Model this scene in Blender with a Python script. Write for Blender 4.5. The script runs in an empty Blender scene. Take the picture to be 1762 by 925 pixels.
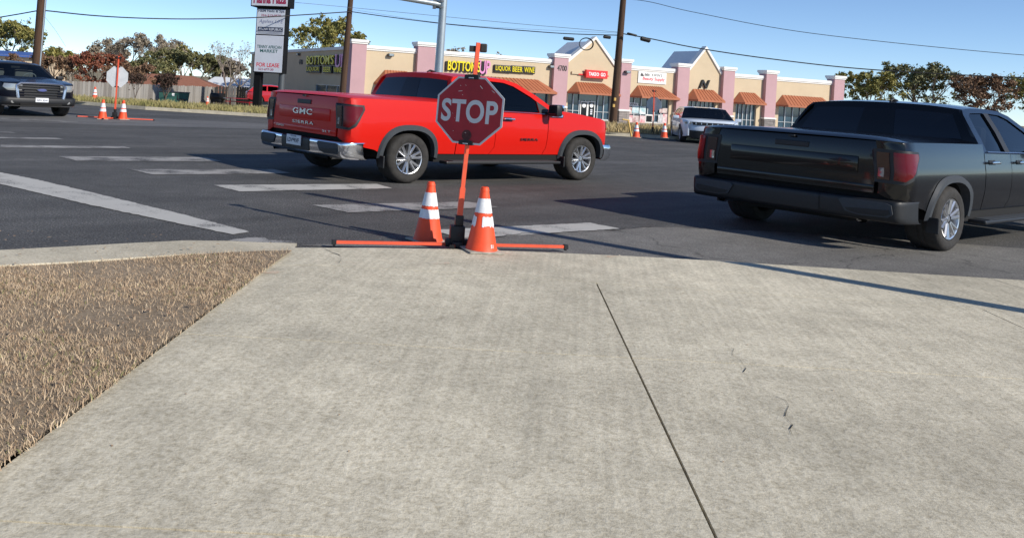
import bpy, bmesh, math, random
import numpy as np
from mathutils import Vector, Matrix, noise as mnoise
from mathutils.geometry import delaunay_2d_cdt

R = math.radians
SC = bpy.context.scene
COL = SC.collection
rnd = random.Random(11)

# ------------------------------------------------------------------ camera
CAM_H, FOC, ROLL = 1.45, 1500.0, 0.06
cr, sr = math.cos(ROLL), math.sin(ROLL)
cam_d = bpy.data.cameras.new('camera')
cam = bpy.data.objects.new('camera', cam_d)
COL.objects.link(cam)
cam.matrix_world = Matrix(((cr, -sr, 0, 0), (0, 0, -1, 0), (sr, cr, 0, CAM_H), (0, 0, 0, 1)))
cam_d.sensor_width = 36
cam_d.lens = 36 * FOC / 1762
cam_d.shift_x = (881 - 600) / 1762
cam_d.shift_y = -(462.5 - 145) / 1762
cam_d.clip_end = 3000
cam_d.clip_start = 0.05
SC.camera = cam

# ------------------------------------------------------------------ sky, sun, exposure
SUN_EL = R(31)
SUN_TRAVEL = Vector((-0.766, 0.643, 0)).normalized()      # where shadows fall
world = bpy.data.worlds.new('World')
SC.world = world
world.use_nodes = True
wn = world.node_tree.nodes
wn.clear()
wo = wn.new('ShaderNodeOutputWorld')
wb = wn.new('ShaderNodeBackground')
ws = wn.new('ShaderNodeTexSky')
ws.sky_type = 'NISHITA'
ws.sun_disc = False
ws.sun_elevation = SUN_EL
ws.sun_rotation = math.atan2(-SUN_TRAVEL.x, -SUN_TRAVEL.y)
ws.air_density = 0.75
ws.altitude = 2200
ws.dust_density = 0.0
ws.ozone_density = 3.5
wb.inputs[1].default_value = 0.128
world.node_tree.links.new(ws.outputs[0], wb.inputs[0])
world.node_tree.links.new(wb.outputs[0], wo.inputs[0])
sun_d = bpy.data.lights.new('sun', 'SUN')
sun_d.energy = 4.2
sun_d.angle = R(0.53)
sun_d.color = (1.0, 0.93, 0.82)
sun = bpy.data.objects.new('sun', sun_d)
COL.objects.link(sun)
sun.rotation_euler = Vector((SUN_TRAVEL.x * math.cos(SUN_EL), SUN_TRAVEL.y * math.cos(SUN_EL), -math.sin(SUN_EL))).to_track_quat('-Z', 'Y').to_euler()
SC.view_settings.view_transform = 'Standard'
SC.view_settings.look = 'None'
SC.view_settings.exposure = 0.22
SC.view_settings.gamma = 1.0

# ------------------------------------------------------------------ survey helpers: from the photograph's sight lines to places on the ground
def ray(u, v):
    x, y = (u - 600) / FOC, -(v - 145) / FOC
    return Vector((x * cr - y * sr, 1.0, x * sr + y * cr))
EYE = Vector((0, 0, CAM_H))
def G(u, v, z=0.0):
    d = ray(u, v)
    return EYE + d * ((z - CAM_H) / d.z)
def AT(u, v, depth):
    return EYE + ray(u, v) * depth
def ON(u, v, p0, n):
    d = ray(u, v)
    return EYE + d * ((p0 - EYE).dot(n) / d.dot(n))

# ------------------------------------------------------------------ materials
MATS = {}
def mat(name, col, rough=0.6, metal=0.0, var=0.0, vscale=8.0, col2=None, bump=0.0, bscale=60.0, coat=0.0, spec=0.5, trans=0.0, emit=None, sheen=0.0, stretch=None, detail=5.0):
    if name in MATS: return MATS[name]
    m = bpy.data.materials.new(name); m.use_nodes = True
    nt = m.node_tree; b = nt.nodes['Principled BSDF']
    c = (*col, 1)
    b.inputs['Base Color'].default_value = c
    b.inputs['Roughness'].default_value = rough
    b.inputs['Metallic'].default_value = metal
    b.inputs['Specular IOR Level'].default_value = spec
    b.inputs['Coat Weight'].default_value = coat
    b.inputs['Coat Roughness'].default_value = 0.04
    b.inputs['Transmission Weight'].default_value = trans
    L = nt.links.new
    if var or col2 or bump:
        tc = nt.nodes.new('ShaderNodeTexCoord'); src = tc.outputs['Object']
        if stretch:
            mp = nt.nodes.new('ShaderNodeMapping'); mp.inputs['Scale'].default_value = stretch
            L(src, mp.inputs['Vector']); src = mp.outputs[0]
    if var or col2:
        n = nt.nodes.new('ShaderNodeTexNoise'); n.inputs['Scale'].default_value = vscale; n.inputs['Detail'].default_value = detail
        n.inputs['Roughness'].default_value = 0.65
        L(src, n.inputs['Vector'])
        r = nt.nodes.new('ShaderNodeValToRGB'); L(n.outputs[0], r.inputs[0])
        r.color_ramp.elements[0].position = 0.32; r.color_ramp.elements[1].position = 0.68
        if col2:
            r.color_ramp.elements[0].color = c; r.color_ramp.elements[1].color = (*col2, 1)
        else:
            r.color_ramp.elements[0].color = (*[x * (1 - var) for x in col], 1)
            r.color_ramp.elements[1].color = (*[min(1, x * (1 + var)) for x in col], 1)
        L(r.outputs[0], b.inputs['Base Color'])
    if bump:
        n2 = nt.nodes.new('ShaderNodeTexNoise'); n2.inputs['Scale'].default_value = bscale; n2.inputs['Detail'].default_value = 4
        L(src, n2.inputs['Vector'])
        bp = nt.nodes.new('ShaderNodeBump'); bp.inputs['Strength'].default_value = bump; bp.inputs['Distance'].default_value = 0.02
        L(n2.outputs[0], bp.inputs['Height']); L(bp.outputs[0], b.inputs['Normal'])
    if emit:
        b.inputs['Emission Color'].default_value = (*emit[0], 1); b.inputs['Emission Strength'].default_value = emit[1]
    MATS[name] = m
    return m

def glass(name, tint, clear):
    if name in MATS: return MATS[name]
    m = bpy.data.materials.new(name); m.use_nodes = True
    nt = m.node_tree; nt.nodes.clear(); L = nt.links.new
    o = nt.nodes.new('ShaderNodeOutputMaterial'); mx = nt.nodes.new('ShaderNodeMixShader')
    tr = nt.nodes.new('ShaderNodeBsdfTransparent'); gl = nt.nodes.new('ShaderNodeBsdfGlossy')
    tr.inputs[0].default_value = (*tint, 1); gl.inputs['Roughness'].default_value = 0.02
    fr = nt.nodes.new('ShaderNodeFresnel'); fr.inputs[0].default_value = 1.5
    L(fr.outputs[0], mx.inputs[0]); L(tr.outputs[0], mx.inputs[1]); L(gl.outputs[0], mx.inputs[2]); L(mx.outputs[0], o.inputs[0])
    MATS[name] = m
    return m

def surface(name, stops, fine, bump, stretch_dir=None, patch=0.25, rough=0.85, speck=None, streak=0.0, streak_scale=(0.12, 1.6, 1), crack=None):
    """ground material: fine aggregate + broad patches (+ streaks along a direction)"""
    m = bpy.data.materials.new(name); m.use_nodes = True
    nt = m.node_tree; b = nt.nodes['Principled BSDF']; L = nt.links.new
    b.inputs['Roughness'].default_value = rough
    b.inputs['Specular IOR Level'].default_value = 0.3
    tc = nt.nodes.new('ShaderNodeTexCoord')
    n1 = nt.nodes.new('ShaderNodeTexNoise'); n1.inputs['Scale'].default_value = fine; n1.inputs['Detail'].default_value = 3; n1.inputs['Roughness'].default_value = 0.8
    L(tc.outputs['Object'], n1.inputs['Vector'])
    r1 = nt.nodes.new('ShaderNodeValToRGB'); L(n1.outputs[0], r1.inputs[0])
    e = r1.color_ramp.elements
    e[0].position = stops[0][0]; e[0].color = (*stops[0][1], 1)
    e[1].position = stops[-1][0]; e[1].color = (*stops[-1][1], 1)
    for p, c in stops[1:-1]:
        x = e.new(p); x.color = (*c, 1)
    cur = r1.outputs[0]
    def mul(cur, scale, lo, hi, vec=None, det=5, rng=(0.3, 0.7)):
        n = nt.nodes.new('ShaderNodeTexNoise'); n.inputs['Scale'].default_value = scale; n.inputs['Detail'].default_value = det
        L(vec or tc.outputs['Object'], n.inputs['Vector'])
        mr = nt.nodes.new('ShaderNodeMapRange'); L(n.outputs[0], mr.inputs[0])
        mr.inputs[1].default_value = rng[0]; mr.inputs[2].default_value = rng[1]; mr.inputs[3].default_value = lo; mr.inputs[4].default_value = hi
        mx = nt.nodes.new('ShaderNodeMix'); mx.data_type = 'RGBA'; mx.blend_type = 'MULTIPLY'; mx.inputs[0].default_value = 1
        L(cur, mx.inputs[6]); L(mr.outputs[0], mx.inputs[7])
        return mx.outputs[2]
    cur = mul(cur, 0.45, 1 - patch, 1 + patch)
    cur = mul(cur, 4.0, 1 - patch * 0.6, 1 + patch * 0.6)
    if streak:
        mp = nt.nodes.new('ShaderNodeMapping'); mp.vector_type = 'TEXTURE'; mp.inputs['Rotation'].default_value[2] = stretch_dir; mp.inputs['Scale'].default_value = tuple(1 / k for k in streak_scale)
        L(tc.outputs['Object'], mp.inputs['Vector'])
        cur = mul(cur, 1.0, 1 - streak, 1 + streak, mp.outputs[0], 3)
    if crack:
        vo = nt.nodes.new('ShaderNodeTexVoronoi'); vo.feature = 'DISTANCE_TO_EDGE'; vo.inputs['Scale'].default_value = crack
        wv = nt.nodes.new('ShaderNodeTexNoise'); wv.inputs['Scale'].default_value = 2.2; wv.inputs['Detail'].default_value = 5
        L(tc.outputs['Object'], wv.inputs['Vector'])
        ad = nt.nodes.new('ShaderNodeMix'); ad.data_type = 'VECTOR'; ad.inputs[0].default_value = 0.35
        L(tc.outputs['Object'], ad.inputs[4]); L(wv.outputs[1], ad.inputs[5]); L(ad.outputs[1], vo.inputs['Vector'])
        mr = nt.nodes.new('ShaderNodeMapRange'); L(vo.outputs[0], mr.inputs[0]); mr.inputs[1].default_value = 0.0; mr.inputs[2].default_value = 0.006
        mr.inputs[3].default_value = 0.55; mr.inputs[4].default_value = 1.0
        mx = nt.nodes.new('ShaderNodeMix'); mx.data_type = 'RGBA'; mx.blend_type = 'MULTIPLY'; mx.inputs[0].default_value = 1
        L(cur, mx.inputs[6]); L(mr.outputs[0], mx.inputs[7]); cur = mx.outputs[2]
    L(cur, b.inputs['Base Color'])
    bp = nt.nodes.new('ShaderNodeBump'); bp.inputs['Strength'].default_value = bump; bp.inputs['Distance'].default_value = 0.01
    L(n1.outputs[0], bp.inputs['Height']); L(bp.outputs[0], b.inputs['Normal'])
    MATS[name] = m
    return m

def paint_marking(name, asphalt, paint, amount):
    """worn road paint: paint where the noise leaves it, asphalt where it is worn off"""
    m = bpy.data.materials.new(name); m.use_nodes = True
    nt = m.node_tree; b = nt.nodes['Principled BSDF']; L = nt.links.new
    b.inputs['Roughness'].default_value = 0.8
    tc = nt.nodes.new('ShaderNodeTexCoord')
    n = nt.nodes.new('ShaderNodeTexNoise'); n.inputs['Scale'].default_value = 55; n.inputs['Detail'].default_value = 6; n.inputs['Roughness'].default_value = 0.75
    n2 = nt.nodes.new('ShaderNodeTexNoise'); n2.inputs['Scale'].default_value = 2.2; n2.inputs['Detail'].default_value = 4
    L(tc.outputs['Object'], n.inputs[0]); L(tc.outputs['Object'], n2.inputs[0])
    a = nt.nodes.new('ShaderNodeMath'); a.operation = 'MULTIPLY_ADD'; L(n2.outputs[0], a.inputs[0]); a.inputs[1].default_value = 0.9; L(n.outputs[0], a.inputs[2])
    r = nt.nodes.new('ShaderNodeValToRGB'); L(a.outputs[0], r.inputs[0])
    e = r.color_ramp.elements
    e[0].position = amount - 0.08; e[0].color = (*asphalt, 1); e[1].position = amount + 0.10; e[1].color = (*paint, 1)
    L(r.outputs[0], b.inputs['Base Color'])
    MATS[name] = m
    return m

# ------------------------------------------------------------------ mesh helpers
class MB:
    def __init__(s): s.v = []; s.f = []
    def add(s, vs, fs):
        o = len(s.v); s.v += [tuple(p) for p in vs]; s.f += [tuple(i + o for i in f) for f in fs]; return s
    def box(s, x0, x1, y0, y1, z0, z1):
        vs = [(x, y, z) for x in (x0, x1) for y in (y0, y1) for z in (z0, z1)]
        return s.add(vs, [(0, 1, 3, 2), (4, 6, 7, 5), (0, 4, 5, 1), (2, 3, 7, 6), (0, 2, 6, 4), (1, 5, 7, 3)])
    def rbox(s, x0, x1, y0, y1, z0, z1, b):
        b = min(b, (x1 - x0) * .49, (y1 - y0) * .49, (z1 - z0) * .49)
        bm = bmesh.new()
        r = bmesh.ops.create_cube(bm, size=1)
        for v in bm.verts: v.co = Vector(((x0 + x1) / 2 + v.co.x * (x1 - x0), (y0 + y1) / 2 + v.co.y * (y1 - y0), (z0 + z1) / 2 + v.co.z * (z1 - z0)))
        bmesh.ops.bevel(bm, geom=bm.edges[:] + bm.verts[:], offset=b, segments=2, profile=0.6, affect='EDGES')
        bm.verts.index_update()
        s.add([v.co[:] for v in bm.verts], [[v.index for v in f.verts] for f in bm.faces]); bm.free(); return s
    def beam(s, p, q, w, h, up=(0, 0, 1)):
        p, q = Vector(p), Vector(q); d = (q - p).normalized(); a = d.cross(Vector(up))
        if a.length < 1e-4: a = d.cross(Vector((0, 1, 0)))
        a.normalize(); c = a.cross(d)
        vs = [e + a * (i * w / 2) + c * (j * h / 2) for e in (p, q) for i in (-1, 1) for j in (-1, 1)]
        return s.add(vs, [(0, 1, 3, 2), (4, 6, 7, 5), (0, 4, 5, 1), (2, 3, 7, 6), (0, 2, 6, 4), (1, 5, 7, 3)])
    def tube(s, pts, r, n=8, cap=True):
        pts = [Vector(p) for p in pts]
        rs = r if isinstance(r, (list, tuple)) else [r] * len(pts)
        vs = []; fs = []
        ref = None
        for i, p in enumerate(pts):
            d = (pts[min(i + 1, len(pts) - 1)] - pts[max(i - 1, 0)]).normalized()
            if ref is None:
                ref = d.cross(Vector((0, 0, 1)))
                if ref.length < 1e-3: ref = d.cross(Vector((1, 0, 0)))
            a = (ref - d * ref.dot(d)).normalized(); ref = a; b = d.cross(a)
            for k in range(n):
                t = 2 * math.pi * k / n
                vs.append(p + (a * math.cos(t) + b * math.sin(t)) * rs[i])
        for i in range(len(pts) - 1):
            for k in range(n):
                k2 = (k + 1) % n
                fs.append((i * n + k, i * n + k2, (i + 1) * n + k2, (i + 1) * n + k))
        if cap and n > 2:
            fs.append(tuple(range(n - 1, -1, -1))); fs.append(tuple((len(pts) - 1) * n + k for k in range(n)))
        return s.add(vs, fs)
    def lathe(s, prof, n=24, frame=None, close=False):
        fr = frame or Matrix.Identity(4)
        vs = []; fs = []; m = len(prof)
        for k in range(n):
            t = 2 * math.pi * k / n
            for r, z in prof: vs.append(fr @ Vector((r * math.cos(t), r * math.sin(t), z)))
        for k in range(n):
            k2 = (k + 1) % n
            for i in range(m - (0 if close else 1)):
                j = (i + 1) % m
                fs.append((k * m + i, k2 * m + i, k2 * m + j, k * m + j))
        return s.add(vs, fs)
    def prism(s, poly, c0, c1, fn):
        """poly in 2D, extruded between c0 and c1; fn(a,b,c) -> 3D"""
        n = len(poly)
        vs = [fn(a, b, c0) for a, b in poly] + [fn(a, b, c1) for a, b in poly]
        fs = [tuple(range(n)), tuple(range(2 * n - 1, n - 1, -1))]
        fs += [(i, (i + 1) % n + 0, (i + 1) % n + n, i + n) for i in range(n)]
        return s.add(vs, fs)
    def grid(s, fn, nu, nv):
        vs = [fn(i / nu, j / nv) for i in range(nu + 1) for j in range(nv + 1)]
        fs = [(i * (nv + 1) + j, (i + 1) * (nv + 1) + j, (i + 1) * (nv + 1) + j + 1, i * (nv + 1) + j + 1) for i in range(nu) for j in range(nv)]
        return s.add(vs, fs)
    def panel(s, outer, holes, fn, step=0.12, lip=0.015):
        """2D outline with holes, triangulated with inner points and mapped by fn(a,b,inset)"""
        def dens(poly):
            out = []
            for i, p in enumerate(poly):
                q = poly[(i + 1) % len(poly)]
                n = max(1, int(math.hypot(q[0] - p[0], q[1] - p[1]) / step))
                out += [(p[0] + (q[0] - p[0]) * k / n, p[1] + (q[1] - p[1]) * k / n) for k in range(n)]
            return out
        def inside(p, poly):
            c = False
            for i in range(len(poly)):
                a, b = poly[i], poly[i - 1]
                if (a[1] > p[1]) != (b[1] > p[1]) and p[0] < (b[0] - a[0]) * (p[1] - a[1]) / (b[1] - a[1]) + a[0]: c = not c
            return c
        loops = [dens(outer)] + [dens(h) for h in holes]
        pts = []; edges = []
        for lp in loops:
            o = len(pts); pts += lp; edges += [(o + i, o + (i + 1) % len(lp)) for i in range(len(lp))]
        xs = [p[0] for p in outer]; ys = [p[1] for p in outer]
        x = min(xs) + step * .5
        while x < max(xs):
            y = min(ys) + step * .5
            while y < max(ys):
                if inside((x, y), outer) and not any(inside((x, y), h) for h in holes):
                    if min((px - x) ** 2 + (py - y) ** 2 for px, py in pts[:sum(map(len, loops))]) > (step * .35) ** 2: pts.append((x, y))
                y += step
            x += step
        V, E_, F, _, _, _ = delaunay_2d_cdt([Vector(p) for p in pts], edges, [], 0, 1e-6)
        fs = []
        for f in F:
            c = (sum(V[i][0] for i in f) / len(f), sum(V[i][1] for i in f) / len(f))
            if inside(c, outer) and not any(inside(c, h) for h in holes): fs.append(tuple(f))
        o = len(s.v)
        s.add([fn(p[0], p[1], 0) for p in V], fs)
        if lip:
            for lp in loops:
                n = len(lp)
                s.add([fn(p[0], p[1], 0) for p in lp] + [fn(p[0], p[1], lip) for p in lp], [(i, (i + 1) % n, (i + 1) % n + n, i + n) for i in range(n)])
        return s
    def text(s, string, w, h, fn, depth=0.0, bold=0.0, spacing=1.0, shear=0.0):
        """lettering fitted in w x h about (0,0); fn(a,b,c) -> 3D with c outward"""
        cu = bpy.data.curves.new('t', 'FONT'); cu.body = string; cu.align_x = 'CENTER'; cu.offset = bold; cu.space_character = spacing; cu.shear = shear
        cu.extrude = 0.05 if depth else 0.0; cu.resolution_u = 6
        ob = bpy.data.objects.new('t', cu); COL.objects.link(ob)
        dg = bpy.context.evaluated_depsgraph_get()
        me = bpy.data.meshes.new_from_object(ob.evaluated_get(dg))
        co = np.array([v.co[:] for v in me.vertices]); fs = [tuple(p.vertices) for p in me.polygons]
        bpy.data.objects.remove(ob); bpy.data.curves.remove(cu); bpy.data.meshes.remove(me)
        lo, hi = co.min(0), co.max(0); c = (lo + hi) / 2; sz = np.maximum(hi - lo, 1e-6)
        vs = []
        for p in co:
            a = (p[0] - c[0]) / sz[0] * w; b = (p[1] - c[1]) / sz[1] * h
            vs.append(fn(a, b, depth if (not depth or p[2] > 0) else 0.0))
        return s.add(vs, fs)
    def build(s, name, m, parent=None, smooth=None, xf=None, label=None):
        me = bpy.data.meshes.new(name)
        vs = s.v if xf is None else [xf(p) for p in s.v]
        me.from_pydata([tuple(p) for p in vs], [], s.f)
        me.materials.append(MATS[m] if isinstance(m, str) else m)
        bm = bmesh.new(); bm.from_mesh(me)
        bmesh.ops.remove_doubles(bm, verts=bm.verts, dist=1e-5)
        bmesh.ops.recalc_face_normals(bm, faces=bm.faces)
        bm.to_mesh(me); bm.free()
        if smooth is not None:
            me.shade_smooth(); me.set_sharp_from_angle(angle=R(smooth))
        o = bpy.data.objects.new(name, me); COL.objects.link(o)
        if parent: o.parent = parent
        if label: o['label'] = label
        return o

def raw(name, vs, fs, m, parent=None, smooth=False):
    """large arrays straight to a mesh"""
    me = bpy.data.meshes.new(name)
    vs = np.asarray(vs, dtype=np.float32); fs = np.asarray(fs, dtype=np.int32)
    me.vertices.add(len(vs)); me.vertices.foreach_set('co', vs.ravel())
    k = fs.shape[1]
    me.loops.add(fs.size); me.loops.foreach_set('vertex_index', fs.ravel())
    me.polygons.add(len(fs)); me.polygons.foreach_set('loop_start', np.arange(0, fs.size, k, dtype=np.int32))
    me.update(calc_edges=True); me.validate()
    me.materials.append(MATS[m] if isinstance(m, str) else m)
    o = bpy.data.objects.new(name, me); COL.objects.link(o)
    if parent: o.parent = parent
    return o

def thing(name, label, cat, loc=(0, 0, 0), rz=0.0, group=None):
    o = bpy.data.objects.new(name, None); COL.objects.link(o)
    o.empty_display_size = 0.2
    o.location = loc; o.rotation_euler = (0, 0, rz); tag(o, label, cat, group)
    return o
def tag(o, label=None, cat=None, group=None, kind=None):
    if label: o['label'] = label
    if cat: o['category'] = cat
    if group: o['group'] = group
    if kind: o['kind'] = kind
    return o
def copy_tree(o, parent=None):
    c = o.copy(); COL.objects.link(c); c.parent = parent
    for ch in list(o.children): copy_tree(ch, c)
    return c
def interp(x, pts):
    return float(np.interp(x, [p[0] for p in pts], [p[1] for p in pts]))

# ------------------------------------------------------------------ palette
LANE = R(38)
surface('asphalt', [(0.30, (0.026, 0.026, 0.026)), (0.48, (0.072, 0.071, 0.069)), (0.60, (0.135, 0.132, 0.127)), (0.72, (0.34, 0.33, 0.31))], 48, 0.7, LANE, 0.20, 0.8, streak=0.22, crack=None)
surface('asphalt_old', [(0.28, (0.085, 0.083, 0.078)), (0.50, (0.165, 0.160, 0.150)), (0.66, (0.25, 0.24, 0.22)), (0.76, (0.42, 0.40, 0.37))], 52, 0.5, LANE, 0.18, 0.85, streak=0.12, crack=0.5)
surface('asphalt_pale', [(0.28, (0.075, 0.075, 0.076)), (0.5, (0.135, 0.134, 0.133)), (0.75, (0.22, 0.215, 0.21))], 80, 0.3, LANE, 0.15, 0.8, streak=0.22)
surface('concrete', [(0.28, (0.39, 0.345, 0.25)), (0.52, (0.58, 0.53, 0.41)), (0.78, (0.72, 0.67, 0.54))], 36, 0.45, R(75), 0.19, 0.9, streak=0.09, streak_scale=(0.6, 26, 1))
surface('curb_concrete', [(0.28, (0.36, 0.32, 0.235)), (0.52, (0.53, 0.48, 0.37)), (0.78, (0.66, 0.61, 0.49))], 50, 0.4, 0, 0.2, 0.9)
surface('dry_soil', [(0.3, (0.19, 0.145, 0.095)), (0.55, (0.31, 0.24, 0.165)), (0.8, (0.42, 0.34, 0.24))], 30, 0.6, 0, 0.25, 0.95)
surface('verge_soil', [(0.3, (0.16, 0.13, 0.075)), (0.55, (0.28, 0.235, 0.14)), (0.8, (0.38, 0.33, 0.21))], 12, 0.5, 0, 0.3, 0.95)
surface('lot', [(0.3, (0.22, 0.21, 0.19)), (0.55, (0.34, 0.325, 0.30)), (0.8, (0.42, 0.40, 0.37))], 20, 0.2, 0, 0.15, 0.9)
paint_marking('marking', (0.075, 0.074, 0.073), (0.47, 0.46, 0.43), 0.80)
paint_marking('marking_worn', (0.075, 0.074, 0.073), (0.34, 0.33, 0.315), 0.90)
paint_marking('marking_faint', (0.075, 0.074, 0.073), (0.26, 0.255, 0.245), 0.92)
paint_marking('orange_spray', (0.58, 0.53, 0.41), (0.56, 0.36, 0.24), 0.98)
mat('crack', (0.012, 0.012, 0.012), 0.95)
mat('joint', (0.10, 0.09, 0.075), 0.95)
mat('red_paint', (0.61, 0.012, 0.006), 0.38, coat=0.22, spec=0.2)
mat('black_paint', (0.003, 0.003, 0.004), 0.2, coat=0.5, spec=0.3)
mat('navy_paint', (0.003, 0.004, 0.010), 0.25, coat=0.25, spec=0.2)
mat('white_paint', (0.60, 0.67, 0.76), 0.3, coat=0.8)
mat('car_red', (0.52, 0.02, 0.03), 0.3, coat=0.9)
mat('chrome', (0.80, 0.81, 0.83), 0.09, 1.0)
mat('satin_chrome', (0.62, 0.63, 0.66), 0.24, 1.0)
mat('rim_alloy', (0.66, 0.67, 0.69), 0.28, 0.9, var=0.08, vscale=9)
mat('dark_alloy', (0.03, 0.03, 0.032), 0.6, 0.3)
mat('rubber', (0.028, 0.026, 0.024), 0.82, var=0.35, vscale=14, bump=0.25, bscale=90)
mat('plastic_black', (0.014, 0.015, 0.017), 0.5, var=0.15, vscale=30)
mat('plastic_grey', (0.042, 0.048, 0.056), 0.62, var=0.12, vscale=20)
mat('under_black', (0.006, 0.006, 0.006), 0.9)
mat('seat_grey', (0.22, 0.22, 0.22), 0.85)
mat('seat_pale', (0.42, 0.46, 0.50), 0.8)
mat('lamp_red', (0.13, 0.002, 0.004), 0.25, coat=0.25, spec=.3)
mat('lamp_dark', (0.03, 0.004, 0.005), 0.15, coat=1.0)
mat('lamp_clear', (0.38, 0.38, 0.37), 0.15, 0.5, coat=.5)
mat('lamp_amber', (0.7, 0.25, 0.03), 0.2, coat=1.0)
mat('plate_white', (0.72, 0.74, 0.77), 0.4)
mat('plate_ink', (0.02, 0.03, 0.07), 0.5)
mat('glass_opaque', (0.006, 0.008, 0.014), 0.03, spec=0.7)
glass('glass_dark', (0.05, 0.06, 0.075), 0)
glass('glass_clear', (0.50, 0.56, 0.56), 0)
mat('cone_orange', (0.90, 0.085, 0.022), 0.55, var=0.10, vscale=7, bump=0.05)
mat('cone_white', (0.78, 0.79, 0.80), 0.5, var=0.10, vscale=22)
mat('cone_base', (0.40, 0.36, 0.30), 0.85, var=0.3, vscale=12)
mat('stand_orange', (0.82, 0.11, 0.045), 0.5, var=0.10, vscale=9)
mat('stand_black', (0.012, 0.012, 0.012), 0.55, var=0.3, vscale=20)
mat('sign_red', (0.36, 0.010, 0.020), 0.5, var=0.16, vscale=5)
mat('sign_grey', (0.62, 0.64, 0.66), 0.55, var=0.06, vscale=9)
mat('sign_back', (0.50, 0.52, 0.53), 0.45, 0.2, var=0.1, vscale=6)
mat('sign_grime', (0.085, 0.025, 0.025), 0.8, var=.5, vscale=30)
mat('scuff', (0.70, 0.62, 0.60), 0.7)
mat('wood_pole', (0.075, 0.040, 0.023), 0.9, var=0.35, vscale=5, bump=0.5, bscale=14, stretch=(4, 4, 0.25))
mat('galv', (0.38, 0.43, 0.46), 0.45, 0.55, var=0.08, vscale=3)
mat('galv_dark', (0.10, 0.11, 0.12), 0.5, 0.4)
mat('cable', (0.012, 0.012, 0.013), 0.6)
mat('thin_wire', (0.10, 0.12, 0.14), 0.6)
mat('stucco', (0.59, 0.475, 0.325), 0.92, var=0.05, vscale=0.8, bump=0.15, bscale=30)
mat('pink_stucco', (0.50, 0.315, 0.335), 0.92, var=0.05, vscale=0.9, bump=0.15, bscale=30)
mat('trim_white', (0.80, 0.79, 0.76), 0.8, var=0.04, vscale=2)
mat('stone', (0.22, 0.20, 0.19), 0.9, var=0.3, vscale=3)
mat('stone_b', (0.30, 0.26, 0.24), 0.9, var=0.25, vscale=3)
mat('awning', (0.40, 0.135, 0.062), 0.55, var=0.10, vscale=2)
mat('mullion', (0.55, 0.57, 0.57), 0.4, 0.3)
mat('shop_glass', (0.035, 0.075, 0.11), 0.06, spec=0.8, var=0.35, vscale=0.7)
mat('shop_dark', (0.008, 0.008, 0.010), 0.15)
mat('letter_yellow', (0.80, 0.66, 0.01), 0.4)
mat('letter_pink', (0.72, 0.28, 0.52), 0.4)
mat('letter_black', (0.010, 0.010, 0.012), 0.5)
mat('letter_dark', (0.06, 0.05, 0.05), 0.6)
mat('letter_red', (0.66, 0.02, 0.045), 0.5)
mat('letter_maroon', (0.32, 0.015, 0.07), 0.5)
mat('letter_green', (0.01, 0.10, 0.09), 0.5)
mat('letter_blue', (0.07, 0.09, 0.25), 0.5)
mat('letter_navy', (0.02, 0.03, 0.07), 0.5)
mat('letter_white', (0.85, 0.85, 0.85), 0.5)
mat('panel_white', (0.60, 0.63, 0.70), 0.35, var=0.04, vscale=2)
mat('banner_white', (0.82, 0.82, 0.80), 0.6)
mat('sign_box_red', (0.72, 0.03, 0.03), 0.4)
mat('pylon_black', (0.006, 0.007, 0.008), 0.7, spec=0.15)
mat('roof_brown', (0.30, 0.125, 0.075), 0.9, var=0.12, vscale=3, bump=0.3, bscale=12)
mat('roof_white', (0.72, 0.75, 0.78), 0.6, var=0.06)
mat('roof_blue', (0.06, 0.14, 0.42), 0.5)
mat('house_tan', (0.66, 0.53, 0.38), 0.9, var=0.05)
mat('house_brick', (0.30, 0.17, 0.12), 0.9, var=0.2, vscale=6)
for i, c in enumerate([(0.22, 0.205, 0.185), (0.27, 0.255, 0.235), (0.18, 0.165, 0.15), (0.31, 0.29, 0.265)]):
    mat('picket%d' % i, c, 0.92, var=0.25, vscale=3, stretch=(6, 6, 0.6))
mat('picket_dark', (0.035, 0.031, 0.028), 0.92, var=0.25, vscale=3)  # near-black boards of the bin enclosure, much darker than the fence pickets
mat('dumpster_green', (0.012, 0.075, 0.06), 0.6, var=0.2, vscale=4)
mat('pallet_wood', (0.50, 0.32, 0.17), 0.85, var=0.2, vscale=6)
mat('table_red', (0.40, 0.02, 0.03), 0.5)
mat('yellow_pvc', (0.72, 0.45, 0.12), 0.6)
mat('bark', (0.12, 0.095, 0.075), 0.95, var=0.3, vscale=6)
mat('bark_grey', (0.30, 0.255, 0.215), 0.95, var=0.25, vscale=6)
mat('leaf_olive', (0.10, 0.125, 0.035), 0.7, col2=(0.34, 0.28, 0.07), vscale=1.6)
mat('leaf_green', (0.09, 0.11, 0.045), 0.7, col2=(0.24, 0.215, 0.09), vscale=1.5)
mat('leaf_red', (0.15, 0.045, 0.026), 0.75, col2=(0.33, 0.115, 0.06), vscale=1.8)
mat('leaf_brown', (0.13, 0.075, 0.045), 0.8, col2=(0.28, 0.17, 0.10), vscale=1.8)
mat('leaf_grey', (0.23, 0.19, 0.145), 0.85, col2=(0.38, 0.32, 0.23), vscale=1.6)
mat('leaf_dark', (0.035, 0.022, 0.018), 0.85, col2=(0.11, 0.065, 0.045), vscale=2.5)
mat('grass_dry', (0.29, 0.18, 0.105), 0.85, col2=(0.70, 0.56, 0.38), vscale=14, detail=8)
mat('grass_weed', (0.16, 0.17, 0.07), 0.8, col2=(0.30, 0.28, 0.12), vscale=5)
mat('grass_verge', (0.15, 0.16, 0.04), 0.85, col2=(0.46, 0.38, 0.18), vscale=0.9)
mat('grass_tan', (0.34, 0.25, 0.11), 0.85, col2=(0.55, 0.44, 0.23), vscale=1.2)
mat('leaf_litter', (0.30, 0.16, 0.085), 0.9, col2=(0.50, 0.36, 0.22), vscale=3)

exec_order = []

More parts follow.
